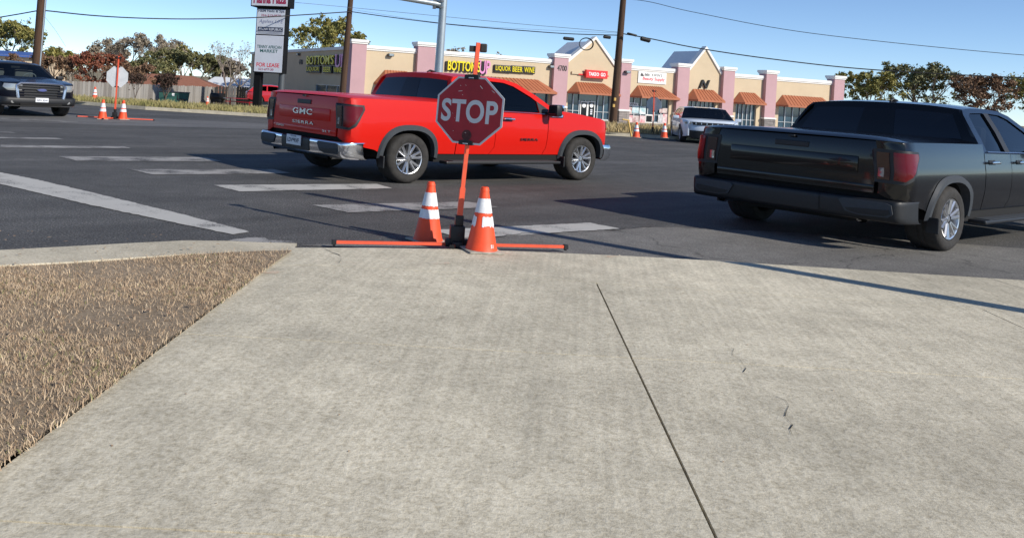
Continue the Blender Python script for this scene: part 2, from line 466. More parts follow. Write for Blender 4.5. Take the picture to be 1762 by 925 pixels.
# ================================================================== THE SETTING
def sm(a, b, x):
    t = min(1, max(0, (x - a) / (b - a))); return t * t * (3 - 2 * t)
def lot_z(x, y):
    return -0.35 * sm(38, 47, y) * (1 - sm(-8, -3, x))
def ground_z(x, y):
    return -0.05 + lot_z(x, y)
mb = MB()
gx = [-700, -300, -150, -80, -50, -30, -20, -14, -10, -8, -6, -4.5, -3, 0, 5, 12, 25, 50, 90, 160, 320, 700]
gy = [-60, -20, 0, 10, 20, 30, 36, 38, 40, 42, 44, 46, 48, 52, 60, 80, 120, 250, 600, 1400]
mb.add([(x, y, ground_z(x, y)) for x in gx for y in gy], [(i * len(gy) + j, (i + 1) * len(gy) + j, (i + 1) * len(gy) + j + 1, i * len(gy) + j + 1) for i in range(len(gx) - 1) for j in range(len(gy) - 1)])
tag(mb.build('ground', 'verge_soil'), kind='structure')

# far kerb line, road edge
far_px = [(-300, 153), (0, 172), (115, 178), (250, 189), (460, 202), (700, 215.5), (1045, 233), (1110, 237), (1160, 240), (1300, 247), (1762, 272)]
far = [G(u, v) for u, v in far_px]
far = [Vector((-140, far[0].y + 1.0, 0)), Vector((-60, far[0].y + .3, 0))] + far + [Vector((70, far[-1].y + .5, 0)), Vector((150, far[-1].y + 1.5, 0))]
near_px = [(-340, 470), (-150, 456), (0, 446), (119, 439), (238, 432), (320, 427), (395, 423.5), (455, 422.5), (511, 423)]
near = [G(u, v) for u, v in near_px]
right_px = [(640, 426), (800, 428.5), (950, 434.5), (1080, 440), (1200, 446.5), (1400, 459), (1762, 482)]
apron = [G(u, v) for u, v in right_px]
road = bpy.data.objects.new('road', None); COL.objects.link(road); tag(road, kind='structure')
mb = MB()
top = far; bot = [Vector((-140, near[0].y + 0.5, 0))] + near + apron + [Vector((30, apron[-1].y + 0.4, 0)), Vector((150, apron[-1].y + 1, 0))]
def along(line, x):
    return interp(x, [(p.x, p.y) for p in line])
xs = sorted(set([-140, -80, -50] + [x * 0.5 for x in range(-50, 61)] + [45, 70, 150]))
vs = []; fs = []
for x in xs:
    a, b = along(bot, x) - 0.6, along(top, x) + 0.15
    for j in range(5): vs.append((x, a + (b - a) * j / 4, 0))
for i in range(len(xs) - 1):
    for j in range(4): fs.append((i * 5 + j, (i + 1) * 5 + j, (i + 1) * 5 + j + 1, i * 5 + j + 1))
mb.add(vs, fs); mb.build('asphalt_sheet', 'asphalt', road)

def flat(pxs, z, name, m, parent, zref=0.0):
    mb = MB(); ps = [G(u, v, zref) for u, v in pxs]
    mb.add([(p.x, p.y, z) for p in ps], [tuple(range(len(ps)))]); return mb.build(name, m, parent)
def ragged(pxs, z, name, m, parent, amp=0.012, step=0.06, seed=1):
    """painted marking with slightly uneven edges"""
    ps = [G(u, v) for u, v in pxs]; r = random.Random(seed); out = []
    for i, p in enumerate(ps):
        q = ps[(i + 1) % len(ps)]; n = max(1, int((q - p).length / step))
        for k in range(n):
            t = p.lerp(q, k / n); out.append((t.x + r.uniform(-amp, amp), t.y + r.uniform(-amp, amp), z))
    mb = MB(); mb.add(out, [tuple(range(len(out)))]); return mb.build(name, m, parent)

# paler pavement of the cross street and of the strip along the driveway
flat([(-500, 176), (0, 192), (200, 201), (460, 213), (700, 224), (700, 233), (455, 222.5), (200, 216), (0, 209), (-500, 198)], 0.004, 'pale_lane', 'asphalt_pale', road)
strip = [(511, 422), (600, 420), (700, 417), (770, 412), (852, 407.5), (930, 402), (1000, 398), (1064, 395), (1110, 391), (1160, 390.5), (1200, 393), (1330, 398), (1500, 409), (1762, 428), (1762, 486), (1400, 462), (1200, 449), (950, 437), (800, 431), (640, 428)]
flat(strip, 0.004, 'gutter_strip', 'asphalt_old', road)
bars = [([(99, 269.5), (352, 271), (381, 278), (133, 277.2)], 'marking_worn'), ([(223, 291.8), (470, 291.5), (502, 299), (262, 301)], 'marking_worn'),
        ([(366, 319), (648, 317), (676, 324.6), (412, 330)], 'marking'), ([(538, 353.5), (804, 347.5), (860, 357), (598, 366)], 'marking_worn'),
        ([(738, 396.5), (1014, 384), (1067, 394), (800, 411)], 'marking'), ([(0, 250), (214, 252.6), (226, 255.6), (0, 254.4)], 'marking_worn'),
        ([(-120, 234.8), (96, 237.8), (110, 240), (-120, 237.6)], 'marking_worn'), ([(-170, 223), (18, 227.6), (28, 229.2), (-170, 225)], 'marking_faint'),
        ([(0, 203.4), (60, 206.2), (148, 210.8), (148, 212), (60, 208.2), (0, 205.2)], 'marking_faint')]
for i, (b, m) in enumerate(bars):
    ragged(b, 0.0065, 'crosswalk_bar', m, road, seed=i)
ragged([(0, 297), (60, 309), (150, 330), (300, 366), (431, 399.5), (402, 404), (330, 390), (140, 350), (60, 331), (0, 317), (-160, 284), (-160, 267)], 0.0065, 'stop_line', 'marking', road, seed=31)
ragged([(397, 414.5), (439, 409), (512, 418), (450, 420.5), (408, 420.6)], 0.0065, 'paint_patch', 'marking_worn', road, 0.03, seed=32)
# crack along the edge of the newer asphalt
def crackline(pxs, z, w, name, parent, seed):
    r = random.Random(seed); ps = [G(u, v, z - 0.002) for u, v in pxs]; pts = []
    for i in range(len(ps) - 1):
        n = max(2, int((ps[i + 1] - ps[i]).length / 0.07))
        for k in range(n): pts.append(ps[i].lerp(ps[i + 1], k / n) + Vector((r.uniform(-.02, .02), r.uniform(-.03, .03), 0)))
    vs = []; fs = []
    for i, p in enumerate(pts):
        ww = w * r.uniform(0.3, 1.5)
        vs += [(p.x, p.y - ww, z), (p.x, p.y + ww, z)]
        if i: fs.append((2 * i - 2, 2 * i - 1, 2 * i + 1, 2 * i))
    mb = MB(); mb.add(vs, fs); return mb.build(name, 'crack', parent)
crackline([(740, 409), (852, 407.2), (900, 402), (960, 400.5), (1000, 397), (1064, 395.5), (1110, 391), (1165, 390), (1200, 393), (1330, 398), (1500, 409)], 0.009, 0.009, 'crack', road, 5)
crackline([(700, 398), (820, 380), (930, 370)], 0.008, 0.004, 'crack', road, 6)

# far kerb with verge behind it
mb = MB()
for i in range(len(far) - 1):
    a, b = far[i], far[i + 1]
    n = Vector((-(b - a).y, (b - a).x, 0)).normalized()
    w = 0.16
    mb.add([a, b, b + Vector((0, 0, .12)), a + Vector((0, 0, .12)), a + n * w + Vector((0, 0, .12)), b + n * w + Vector((0, 0, .12))], [(0, 1, 2, 3), (3, 2, 5, 4)])
tag(mb.build('kerb', 'curb_concrete'), kind='structure')
mb = MB(); vs = []; fs = []
vx = [-140, -60, -30, -20, -14, -10, -7, -4, 0, 4, 8, 12, 16, 20, 26, 36, 60, 150]
for x in vx:
    y0 = along(far, x) + 0.14
    for j in range(7):
        y = y0 + [0, .8, 2, 3.5, 5.0, 7.5, 11][j]
        z = [0.115, .13, .14, .12, .08, 0, -.04][j] + lot_z(x, y) * (1 if j > 3 else 0)
        if x > 5: z = [0.115, .14, .18, .22, .20, .14, .1][j]
        vs.append((x, y, z))
for i in range(len(vx) - 1):
    for j in range(6): fs.append((i * 7 + j, (i + 1) * 7 + j, (i + 1) * 7 + j + 1, i * 7 + j + 1))
mb.add(vs, fs)
tag(mb.build('verge', 'verge_soil', smooth=60), kind='structure')
# parking lot by the shops
mb = MB(); mb.add([(-2.5, 46, 0.0), (60, 48, 0.0), (60, 75, 0.0), (-2.5, 75, 0.0)], [(0, 1, 2, 3)])
tag(mb.build('parking_lot', 'lot'), kind='structure')
mb = MB(); mb.add([(-30, 46.5, -.37), (-8.5, 46.5, -.37), (-8.5, 52, -.37), (-30, 52, -.37)], [(0, 1, 2, 3)])
tag(mb.build('gravel_yard', 'lot'), kind='structure')

# near side: kerb, lawn, concrete driveway in panels
KZ = 0.075; DZ_ = 0.03
edge_px = [(500, 428), (400, 505), (300, 580), (160, 685), (-160, 925), (-420, 1120)]
kin_px = [(-340, 482), (-150, 467), (0, 456), (119, 450), (238, 442), (320, 436), (395, 431), (455, 428.6), (503, 428)]
kin = [G(u, v, KZ) for u, v in kin_px]
mb = MB()
kout = [Vector((p.x, p.y, 0)) for p in near]
n = len(kin)
vs = []
for a, b in zip(kout, kin):
    kz = KZ if b.x < -1.3 else KZ + (DZ_ - KZ) * sm(-1.3, -.45, b.x)
    k2 = Vector((a.x, a.y - 0.03, kz)); vs += [Vector((a.x, a.y, -0.02)), k2, Vector((b.x, b.y, kz)), Vector((b.x, b.y - .01, 0))]
mb.add(vs, [(i * 4 + j, (i + 1) * 4 + j, (i + 1) * 4 + j + 1, i * 4 + j + 1) for i in range(n - 1) for j in range(3)])
tag(mb.build('kerb', 'curb_concrete', smooth=50), kind='structure')
edge = [G(u, v, 0.05) for u, v in edge_px]
# lawn sheet
lawn_poly = [(p.x, p.y) for p in kin] + [(p.x, p.y) for p in edge[1:]] + [(-9, edge[-1].y), (-9, kin[0].y)]
mb = MB(); mb.add([(x, y, KZ - 0.012) for x, y in lawn_poly], [tuple(range(len(lawn_poly)))])
tag(mb.build('lawn_soil', 'dry_soil'), kind='structure')

# the driveway: panels cut at its joints
DZ = 0.045
drive = bpy.data.objects.new('driveway', None); COL.objects.link(drive); tag(drive, kind='structure')
Lf = [G(500, 426, DZ)] + [G(u, v, DZ) for u, v in right_px]                     # road-side edge
j1 = [G(u, v, DZ) for u, v in [(462, 456), (560, 456), (800, 470), (1000, 484), (1200, 498), (1480, 517), (1762, 537)]]
def lin(line, x): return interp(x, [(p.x, p.y) for p in line])
eL = [(p.x, p.y) for p in edge]
def edge_x(y): return interp(y, sorted([(b, a) for a, b in eL]))
tj = [G(1027, 488, DZ), G(1035, 505, DZ)]                                       # the dark joint running to the camera
jd = (tj[1] - tj[0]).normalized()
def tjx(y, off=0.0): return tj[0].x + off + (y - tj[0].y) * jd.x / jd.y
g = 0.006
rows_y = [None, None, 4.55, 2.6, 0.6, -3.0]
def panel_poly(pts, name='concrete_panel'):
    mb = MB(); n = len(pts)
    inner = []
    cx = sum(p[0] for p in pts) / n; cy = sum(p[1] for p in pts) / n
    vs = [(p[0], p[1], DZ) for p in pts] + [(p[0], p[1], -0.06) for p in pts]
    mb.add(vs, [tuple(range(n))] + [(i, (i + 1) % n, (i + 1) % n + n, i + n) for i in range(n)])
    return mb.build(name, 'concrete', drive)
# first row between road and the long joint
x0 = Lf[0].x
xa = [x0 + (x - 0) for x in (0,)]
cols = [2.05, 4.6, 7.4]
prev = None
bounds = [None, 5.9, 12.0]
for i in range(2):
    a = bounds[i]; b = bounds[i + 1]
    xl = (Lf[0].x if a is None else a + g); xr_ = b - g
    topx = [xl] + [p.x for p in Lf if xl < p.x < xr_] + [xr_]
    tp = [(x, lin(Lf, x)) for x in topx]
    bl = j1[0].x if a is None else xl
    botx = [xr_] + [p.x for p in reversed(j1) if bl < p.x < xr_] + [bl]
    bt = [(x, lin(j1, x) + g) for x in botx]
    if a is None: bt[-1] = (edge_x(bt[-1][1]), bt[-1][1])
    panel_poly(tp + bt)
# rows towards the camera
ylines = [lambda x: lin(j1, x) - g, lambda x: 4.75 + 0.02 * x, lambda x: 2.7 + 0.02 * x, lambda x: -2.5]
offs = [None, 0.0, 2.9, 9.5]
for rrow in range(3):
    y1f, y0f = ylines[rrow], ylines[rrow + 1]
    for i in range(3):
        def xb(k, y):
            if k == 0: return edge_x(y) + 0.0
            return tjx(y, offs[k])
        def cornerpt(k, yf, dx):
            y = yf(2.0)
            for _ in range(6):
                x = xb(k, y) + dx; y = yf(x)
            return (x, y)
        dl = 0 if i == 0 else g
        pts = [cornerpt(i, y1f, dl), cornerpt(i + 1, y1f, -g)]
        p0, p1 = pts
        top = [p0] + [(p0[0] + (p1[0] - p0[0]) * k / 6, y1f(p0[0] + (p1[0] - p0[0]) * k / 6)) for k in range(1, 6)] + [p1]
        yf2 = (lambda x, f=y0f: f(x) + 2 * g) if rrow < 2 else y0f
        q1, q0 = cornerpt(i + 1, yf2, -g), cornerpt(i, yf2, dl)
        panel_poly(top + [q1, q0])
mb = MB(); mb.add([(edge_x(2.5), 7.0, 0.02), (12.5, 7.5, 0.02), (12.5, -2.5, 0.02), (-1, -2.5, 0.02)], [(0, 1, 2, 3)])
mb.build('joint_bed', 'joint', drive)
crackline([(557, 427), (575, 434), (585, 441), (590, 448), (583, 455)], DZ + 0.004, 0.008, 'crack', drive, 8)
crackline([(590, 456), (600, 470), (592, 480)], DZ + 0.004, 0.003, 'crack', drive, 9)
crackline([(1210, 560), (1260, 600), (1290, 650), (1350, 690), (1370, 760)], DZ + 0.003, 0.003, 'crack', drive, 13)
for px in ([(440, 480), (470, 476), (495, 477), (468, 481)], [(735, 461), (775, 460), (778, 463), (740, 464)], [(1040, 449), (1070, 447.5), (1072, 449), (1046, 451)]):
    ragged(px, DZ + 0.002, 'spray_mark', 'orange_spray', drive, .02, seed=3)

# ------------------------------------------------------------------ grass
def blades(name, poly, n, hmin, hmax, wmin, wmax, zf, m, seed, lean=0.6, clump=0.0):
    r = np.random.default_rng(seed)
    P = np.array(poly); lo, hi = P.min(0), P.max(0)
    pts = []
    while sum(len(q) for q in pts) < n:
        q = r.uniform(lo, hi, (n * 2, 2)); ins = np.zeros(len(q), bool)
        for i in range(len(P)):
            a, b = P[i], P[i - 1]
            if a[1] == b[1]: continue
            c = ((a[1] > q[:, 1]) != (b[1] > q[:, 1])) & (q[:, 0] < (b[0] - a[0]) * (q[:, 1] - a[1]) / (b[1] - a[1]) + a[0])
            ins ^= c
        q = q[ins]
        if clump:
            k = np.sin(q[:, 0] * 2.3 + 1.3 * np.sin(q[:, 1] * 1.7)) * np.sin(q[:, 1] * 3.1 + q[:, 0]) + r.normal(0, .6, len(q))
            q = q[k > -clump]
        pts.append(q)
    q = np.concatenate(pts)[:n]
    z = np.array([zf(x, y) for x, y in q])
    a = r.uniform(0, 2 * np.pi, n); h = r.uniform(hmin, hmax, n) * r.uniform(.5, 1, n); w = r.uniform(wmin, wmax, n)
    la = r.uniform(0, 2 * np.pi, n); ll = r.uniform(0, lean, n) * h
    dx, dy = np.cos(a) * w, np.sin(a) * w; lx, ly = np.cos(la) * ll, np.sin(la) * ll
    v = np.zeros((n, 5, 3))
    v[:, 0] = np.c_[q[:, 0] - dx, q[:, 1] - dy, z]; v[:, 1] = np.c_[q[:, 0] + dx, q[:, 1] + dy, z]
    v[:, 2] = np.c_[q[:, 0] + lx * .35 + dx * .7, q[:, 1] + ly * .35 + dy * .7, z + h * .6]; v[:, 3] = np.c_[q[:, 0] + lx * .35 - dx * .7, q[:, 1] + ly * .35 - dy * .7, z + h * .6]
    v[:, 4] = np.c_[q[:, 0] + lx, q[:, 1] + ly, z + h * .95]
    base = np.arange(n)[:, None] * 5
    f = np.concatenate([base + np.array([0, 1, 2]), base + np.array([0, 2, 3]), base + np.array([3, 2, 4])])
    return raw(name, v.reshape(-1, 3), f, m)
vis = [(p.x, p.y) for p in kin[1:]] + [(p.x + 0.03, p.y) for p in edge[1:]] + [(edge[-1].x - 3.5, edge[-1].y), (-6.5, 4.2), (-6.5, 8)]
tag(blades('dry_lawn_grass', vis, 120000, 0.012, 0.045, 0.0012, 0.0028, lambda x, y: KZ - 0.015, 'grass_dry', 3, 1.6, 0.35), 'dead straw coloured lawn grass between the kerb and the concrete driveway', 'grass', kind='stuff')
tag(blades('green_weeds', vis, 5000, 0.015, 0.04, 0.002, 0.004, lambda x, y: KZ - 0.014, 'grass_weed', 13, 1.5, -.9), 'sparse green weeds dotted through the dead lawn grass', 'weeds', kind='stuff')
vl = [(-32, along(far, -32) + .25)] + [(p.x, p.y + .22) for p in far if -32 < p.x < -1] + [(0.5, along(far, 0) + .25), (0.5, 37.4), (-32, 40.0)]
tag(blades('verge_grass', vl, 30000, 0.10, 0.30, 0.008, 0.02, lambda x, y: 0.11, 'grass_verge', 4, 0.8, 0.5), 'green and straw verge grass along the far kerb below the fence', 'grass', kind='stuff')
vr = [(5, along(far, 5) + .4), (12, along(far, 12) + .5), (22, along(far, 22) + .4), (45, along(far, 45) + .4), (45, 45), (5, 43)]
tag(blades('roadside_grass', vr, 42000, 0.12, 0.42, 0.010, 0.022, lambda x, y: 0.15, 'grass_tan', 5, 0.7, 0.3), 'tall dry tan grass on the bank in front of the shops', 'grass', kind='stuff')

# ================================================================== VEHICLES
def make_wheel(root, x, y, side, r, width, scale, spokes=6):
    """tyre as the part, rim and hub as its sub-parts; side=+1 faces left (+y), -1 right"""
    fr = Matrix.Translation((x, y, r)) @ Matrix.Rotation(-side * math.pi / 2, 4, 'X')   # local z -> outward
    ri = r * 0.62
    w = width / 2
    mb = MB()
    mb.lathe([(ri, -w * .8), (ri * 1.06, -w * .95), (r * .90, -w), (r * .97, -w * .86), (r, -w * .6), (r * 1.003, -w * .25), (r * .99, -w * .22), (r * .99, -w * .16), (r * 1.003, -w * .12),
              (r * 1.003, w * .12), (r * .99, w * .16), (r * .99, w * .22), (r * 1.003, w * .25), (r, w * .6), (r * .97, w * .86), (r * .90, w), (r * .80, w * 1.04), (ri * 1.06, w * .97), (ri, w * .8)], 44, fr, True)
    t = mb.build('wheel', 'rubber', root, 40, scale)
    mb = MB()
    mb.lathe([(ri * 1.03, w * .86), (ri * 1.0, w * .96), (ri * .94, w * .93), (ri * .90, w * .70), (ri * .89, w * .3)], 44, fr)
    for k in range(spokes):
        for dlt in (-0.16, 0.16):
            a0 = 2 * math.pi * (k + .25) / spokes + dlt * .9; a1 = 2 * math.pi * (k + .25) / spokes + dlt * 1.25
            p0 = Vector((math.cos(a0), math.sin(a0), 0)) * ri * .22; p1 = Vector((math.cos(a1), math.sin(a1), 0)) * ri * .95
            d = (p1 - p0).normalized(); nrm = Vector((-d.y, d.x, 0))
            wd0, wd1 = ri * .078, ri * .088
            q = []
            for p, ww, zt in ((p0, wd0, w * .78), (p1, wd1, w * .90)):
                q += [fr @ (p - nrm * ww + Vector((0, 0, zt))), fr @ (p - nrm * ww * .4 + Vector((0, 0, zt + .012))), fr @ (p + nrm * ww * .4 + Vector((0, 0, zt + .012))), fr @ (p + nrm * ww + Vector((0, 0, zt))), fr @ (p + nrm * ww + Vector((0, 0, zt - .06))), fr @ (p - nrm * ww + Vector((0, 0, zt - .06)))]
            mb.add(q, [(i, (i + 1) % 6, (i + 1) % 6 + 6, i + 6) for i in range(6)])
    mb.lathe([(0.001, w * .86), (ri * .12, w * .86), (ri * .14, w * .82), (ri * .27, w * .80), (ri * .29, w * .5)], 24, fr)
    mb.build('rim', 'rim_alloy', t, 35, scale)
    mb = MB()
    mb.lathe([(0.001, w * .25), (ri * .93, w * .25)], 24, fr)
    mb.build('brake_disc', 'dark_alloy', t, None, scale)
    mb = MB()
    for k in range(6):
        a = 2 * math.pi * k / 6
        mb.lathe([(.001, w * .84), (.014, w * .84), (.014, w * .76)], 8, fr @ Matrix.Translation((math.cos(a) * ri * .22, math.sin(a) * ri * .22, 0)))
    mb.build('lug_nuts', 'plastic_black', t, None, scale)
    return t

def pickup(name, label, P, heading, S, paint, style, group=None, plate=None, badges=True, bumper='chrome', rear_glass='glass_opaque'):
    """crew cab pickup. x forward from the rear axle, y to its left, z up; S scales the finished meshes"""
    root = thing(name, label, 'pickup truck', (P[0], P[1], 0), heading, group)
    sx, sy, sz = S
    X = lambda p: (p[0] * sx, p[1] * sy, p[2] * sz)
    XR, XF, RR, RF = -1.10, 4.62, 0.13, 0.42
    WT = [(.40, .955), (.55, .975), (.78, 1.0), (1.02, .998), (1.12, .985), (1.25, .975), (1.40, .955), (1.5, .94)]
    def W(z): return interp(z, WT)
    def side(sgn):
        def fn(s, z, inset=0.0):
            w = W(z)
            if s < XR + RR:
                a = (XR + RR - s) / RR
                if a <= math.pi / 2:
                    return (XR + RR - (RR - inset) * math.sin(a), sgn * (w - RR + (RR - inset) * math.cos(a)), z)
                return (XR + inset, sgn * (w - RR - (a - math.pi / 2) * RR), z)
            if s > XF - RF:
                a = (s - XF + RF) / RF
                bow = 0.0
                if a <= math.pi / 2:
                    return (XF - RF + (RF - inset) * math.sin(a), sgn * (w - RF + (RF - inset) * math.cos(a)), z)
                y = w - RF - (a - math.pi / 2) * RF
                return (XF - inset + 0.06 * (1 - (y / (w - RF)) ** 2), sgn * y, z)
            return (s, sgn * (w - inset), z)
        return fn
    def arch(cx, r, n=14, e=2.5):
        pts = []
        for k in range(n + 1):
            t = math.pi * (1 - k / n)
            c, s_ = math.cos(t), math.sin(t)
            pts.append((cx + r * math.copysign(abs(c) ** (2 / e), c), .42 + r * abs(s_) ** (2 / e)))
        return pts
    # profile heights
    belt = [(-1.2, 1.39), (.90, 1.385), (.91, 1.262), (1.7, 1.255), (2.86, 1.245), (2.96, 1.31), (3.2, 1.33), (3.9, 1.26), (4.4, 1.18), (5.2, 1.13)]
    def bz(x): return interp(x, belt)
    SILL = 0.50
    srear = XR + RR - math.pi / 2 * RR                                     # where the side reaches the rear plane
    for sgn in (-1, 1):
        sd = side(sgn)
        ar = arch(0, .50); af = arch(3.745, .50)
        # bed side with the rear corner
        out = [(srear - .10, .74), (srear + .05, .66), (-.62, .56)] + [(-.5, .5)] + ar[1:-1] + [(.5, SILL), (.895, SILL), (.895, bz(.8)), (-.2, bz(-.2)), (srear - .10, 1.385)]
        MB().panel(out, [], sd, .09).build('bed_side', paint, root, 40, X)
        out = [(.912, SILL), (1.60, SILL), (1.695, .62), (1.70, bz(1.7)), (.912, bz(.915))]
        d1 = MB().panel(out, [], sd, .1).build('rear_door', paint, root, 40, X)
        out = [(1.61, SILL), (2.80, SILL), (2.86, .62), (2.895, 1.245), (1.71, bz(1.71)), (1.705, .62)]
        d2 = MB().panel(out, [], sd, .1).build('front_door', paint, root, 40, X)
        out = [(2.81, SILL), (3.245, SILL)] + af[1:-1] + [(4.245, .50), (4.40, .60), (5.0, .66), (5.0, .95), (4.5, .96), (4.42, 1.15), (4.2, bz(4.2)), (3.6, bz(3.6)), (3.15, 1.33), (2.93, 1.29), (2.91, 1.245), (2.87, .62)]
        MB().panel(out, [], sd, .09).build('fender', paint, root, 40, X)
        # handles
        for d, hx in ((d1, 1.0), (d2, 1.85)):
            mb = MB(); mb.rbox(hx, hx + .23, sgn * W(1.13) - .002 + (0.028 if sgn > 0 else -.045), sgn * W(1.13) + (.045 if sgn > 0 else -.026), 1.125, 1.16, .012)
            mb.build('handle', 'chrome', d, 40, X)
            mb = MB(); mb.panel([(hx + .02, 1.11), (hx + .20, 1.11), (hx + .20, 1.175), (hx + .02, 1.175)], [], lambda a, b, c: (a, sgn * (W(b) + .004), b), .2, 0)
            mb.build('handle_cup', 'plastic_black', d, None, X)
        # wheel arch mouldings
        for cx in (0, 3.745):
            i_, o_ = arch(cx, .478, 22), arch(cx, .565, 22)
            mb = MB()
            for k in range(22):
                pass
            vs = []; fs = []
            for (a, b), (c, d) in zip(i_, o_):
                b = max(b, .44); d = max(d, .40)
                vs += [(a, sgn * (W(b) - .05), b), (a, sgn * (W(b) + .028), b), ((a * .3 + c * .7), sgn * (W(d) + .03), b * .3 + d * .7), (c, sgn * (W(d) + .004), d)]
            for k in range(22):
                for j in range(3): fs.append((k * 4 + j, (k + 1) * 4 + j, (k + 1) * 4 + j + 1, k * 4 + j + 1))
            mb.add(vs, fs)
            mb.build('arch_moulding', 'plastic_grey', root, 50, X)
            # liner
            vs = []; fs = []
            lr = arch(cx, .49, 16)
            for a, b in lr: vs += [(a, sgn * .52, b), (a, sgn * .95, b)]
            for k in range(16): fs.append((k * 2, k * 2 + 2, k * 2 + 3, k * 2 + 1))
            mb = MB(); mb.add(vs, fs); mb.build('wheel_well', 'under_black', root, None, X)
            mb = MB(); mb.rbox(cx - .535, cx - .510, sgn * .99 - .08, sgn * .99 + .025, .27, .47, .012); mb.build('mud_flap', 'plastic_black', root, None, X)
        # rocker and running board
        mb = MB(); mb.box(.5, 3.25, sgn * .86, sgn * .955, .36, .505); mb.build('rocker', 'under_black', root, None, X)
        mb = MB(); mb.rbox(.62, 3.10, min(sgn * .95, sgn * 1.10), max(sgn * .95, sgn * 1.10), .335, .39, .02)
        rb = mb.build('running_board', 'plastic_black', root, None, X)
        mb = MB(); mb.box(.75, 2.95, min(sgn * .97, sgn * 1.09), max(sgn * .97, sgn * 1.09), .391, .397); mb.build('step_tread', 'plastic_grey', rb, None, X)
        # mirror
        mb = MB(); mb.rbox(2.82, 2.96, min(sgn * 1.02, sgn * 1.19), max(sgn * 1.02, sgn * 1.19), 1.225, 1.45, .045); mb.box(2.86, 2.93, min(sgn * .88, sgn * 1.05), max(sgn * .88, sgn * 1.05), 1.25, 1.30)
        mi = mb.build('mirror', 'plastic_black', root, 40, X)
        mb = MB(); mb.rbox(2.935, 2.985, min(sgn * 1.03, sgn * 1.195), max(sgn * 1.03, sgn * 1.195), 1.33, 1.452, .02); mb.build('mirror_cap', 'chrome' if bumper == 'chrome' else 'plastic_black', mi, 40, X)
        mb = MB(); mb.box(2.814, 2.8195, min(sgn * 1.04, sgn * 1.17), max(sgn * 1.04, sgn * 1.17), 1.26, 1.42); mb.build('mirror_glass', 'glass_opaque', mi, None, X)
        # fender vent
        mb = MB(); mb.panel([(2.94, 1.20), (3.24, 1.20), (3.26, 1.245), (3.22, 1.285), (2.94, 1.275)], [], lambda a, b, c: (a, sgn * (W(b) + .008 - c), b), .2, .01); ve = mb.build('side_vent', 'plastic_black', root, None, X)
        mb = MB(); mb.panel([(2.97, 1.215), (3.22, 1.215), (3.235, 1.255), (2.97, 1.265)], [], lambda a, b, c: (a, sgn * (W(b) + .016 - c), b), .2, .01); mb.build('vent_trim', 'satin_chrome', ve, None, X)
        if badges:
            mb = MB(); mb.text('SIERRA', .40, .045, lambda a, b, c: (2.45 - sgn * a if sgn > 0 else 2.45 + a, sgn * (W(.78) + .006 + c), .78 + b), .006, .01, 1.1); mb.build('door_lettering', 'plastic_black', d2, None, X)
        # tail lamp
        lamp_out = [(srear - .13, .88), (srear + .10, .87), (srear + .19, .93), (srear + .34, 1.20), (srear + .33, 1.275), (srear - .12, 1.29), (srear - .14, 1.26)]
        def lf(off): return lambda s, z, inset=0.0: sd(s, z, -off + inset)
        lp = MB().panel(lamp_out, [], lf(.010), .05, .03).build('tail_lamp', 'plastic_black', root, 40, X)
        MB().panel([(srear + .02, .92), (srear + .10, .91), (srear + .16, .97), (srear + .30, 1.20), (srear + .29, 1.25), (srear + .03, 1.255)], [], lf(.020), .05, .012).build('lens', 'lamp_red', lp, 40, X)
        MB().panel([(srear - .11, .92), (srear - .01, .92), (srear + .0, 1.25), (srear - .10, 1.25)], [], lf(.020), .05, .012).build('lens', 'lamp_dark', lp, 40, X)
        MB().panel([(srear - .10, .95), (srear - .055, .95), (srear - .05, 1.06), (srear - .095, 1.06)], [], lf(.025), .05, .006).build('reverse_lens', 'lamp_clear', lp, 40, X)
        # head lamp
        hz0 = .90 if style == 'oval' else .975
        hl = MB().panel([(4.42, 1.0), (4.60, hz0), (4.95, hz0), (4.95, 1.15), (4.46, 1.16)], [], lf(.006), .05, .03).build('head_lamp', 'plastic_black', root, 40, X)
        MB().panel([(4.46, 1.03), (4.60, hz0 + .02), (4.93, hz0 + .015), (4.93, hz0 + .06), (4.78, hz0 + .08), (4.78, 1.07), (4.93, 1.08), (4.93, 1.135), (4.48, 1.145)], [], lf(.014), .05, .01).build('lens', 'lamp_clear', hl, 40, X)
        if style == 'sierra':
            MB().panel([(4.44, 1.005), (4.52, .99), (4.52, 1.02), (4.45, 1.035)], [], lf(.016), .05, .01).build('marker_lens', 'lamp_amber', hl, 40, X)
        # belt chrome and glasshouse side
        def CY(z): return .960 - .240 * max(0, (z - 1.24) / .62) ** 1.2
        def cs(x, z, inset=0.0): return (x, sgn * (CY(z) - inset), z)
        frame = [(.915, 1.262), (.925, 1.55), (.975, 1.78), (1.04, 1.845), (1.3, 1.872), (1.7, 1.88), (2.15, 1.86), (2.40, 1.80), (2.75, 1.60), (2.98, 1.44), (3.14, 1.335), (2.95, 1.31), (2.86, 1.245)]
        wr = [(1.06, 1.295), (1.08, 1.62), (1.12, 1.765), (1.20, 1.80), (1.60, 1.815), (1.60, 1.285)]
        wf = [(1.745, 1.285), (1.745, 1.815), (2.10, 1.80), (2.30, 1.745), (2.62, 1.565), (2.72, 1.49), (2.72, 1.275)]
        MB().panel(frame, [wr, wf], cs, .12, .03).build('cab_side', paint, root, 40, X)
        ins = lambda o: (lambda x, z, inset=0.0: cs(x, z, o))
        MB().panel(wr, [], ins(.012), .2, 0).build('window', 'glass_dark', root, 40, X)
        MB().panel(wf, [], ins(.012), .2, 0).build('window', 'glass_clear', root, 40, X)
        MB().panel([(1.60, 1.285), (1.745, 1.285), (1.745, 1.815), (1.60, 1.815)], [], ins(-.006), .2, 0).build('pillar', 'plastic_black', root, None, X)
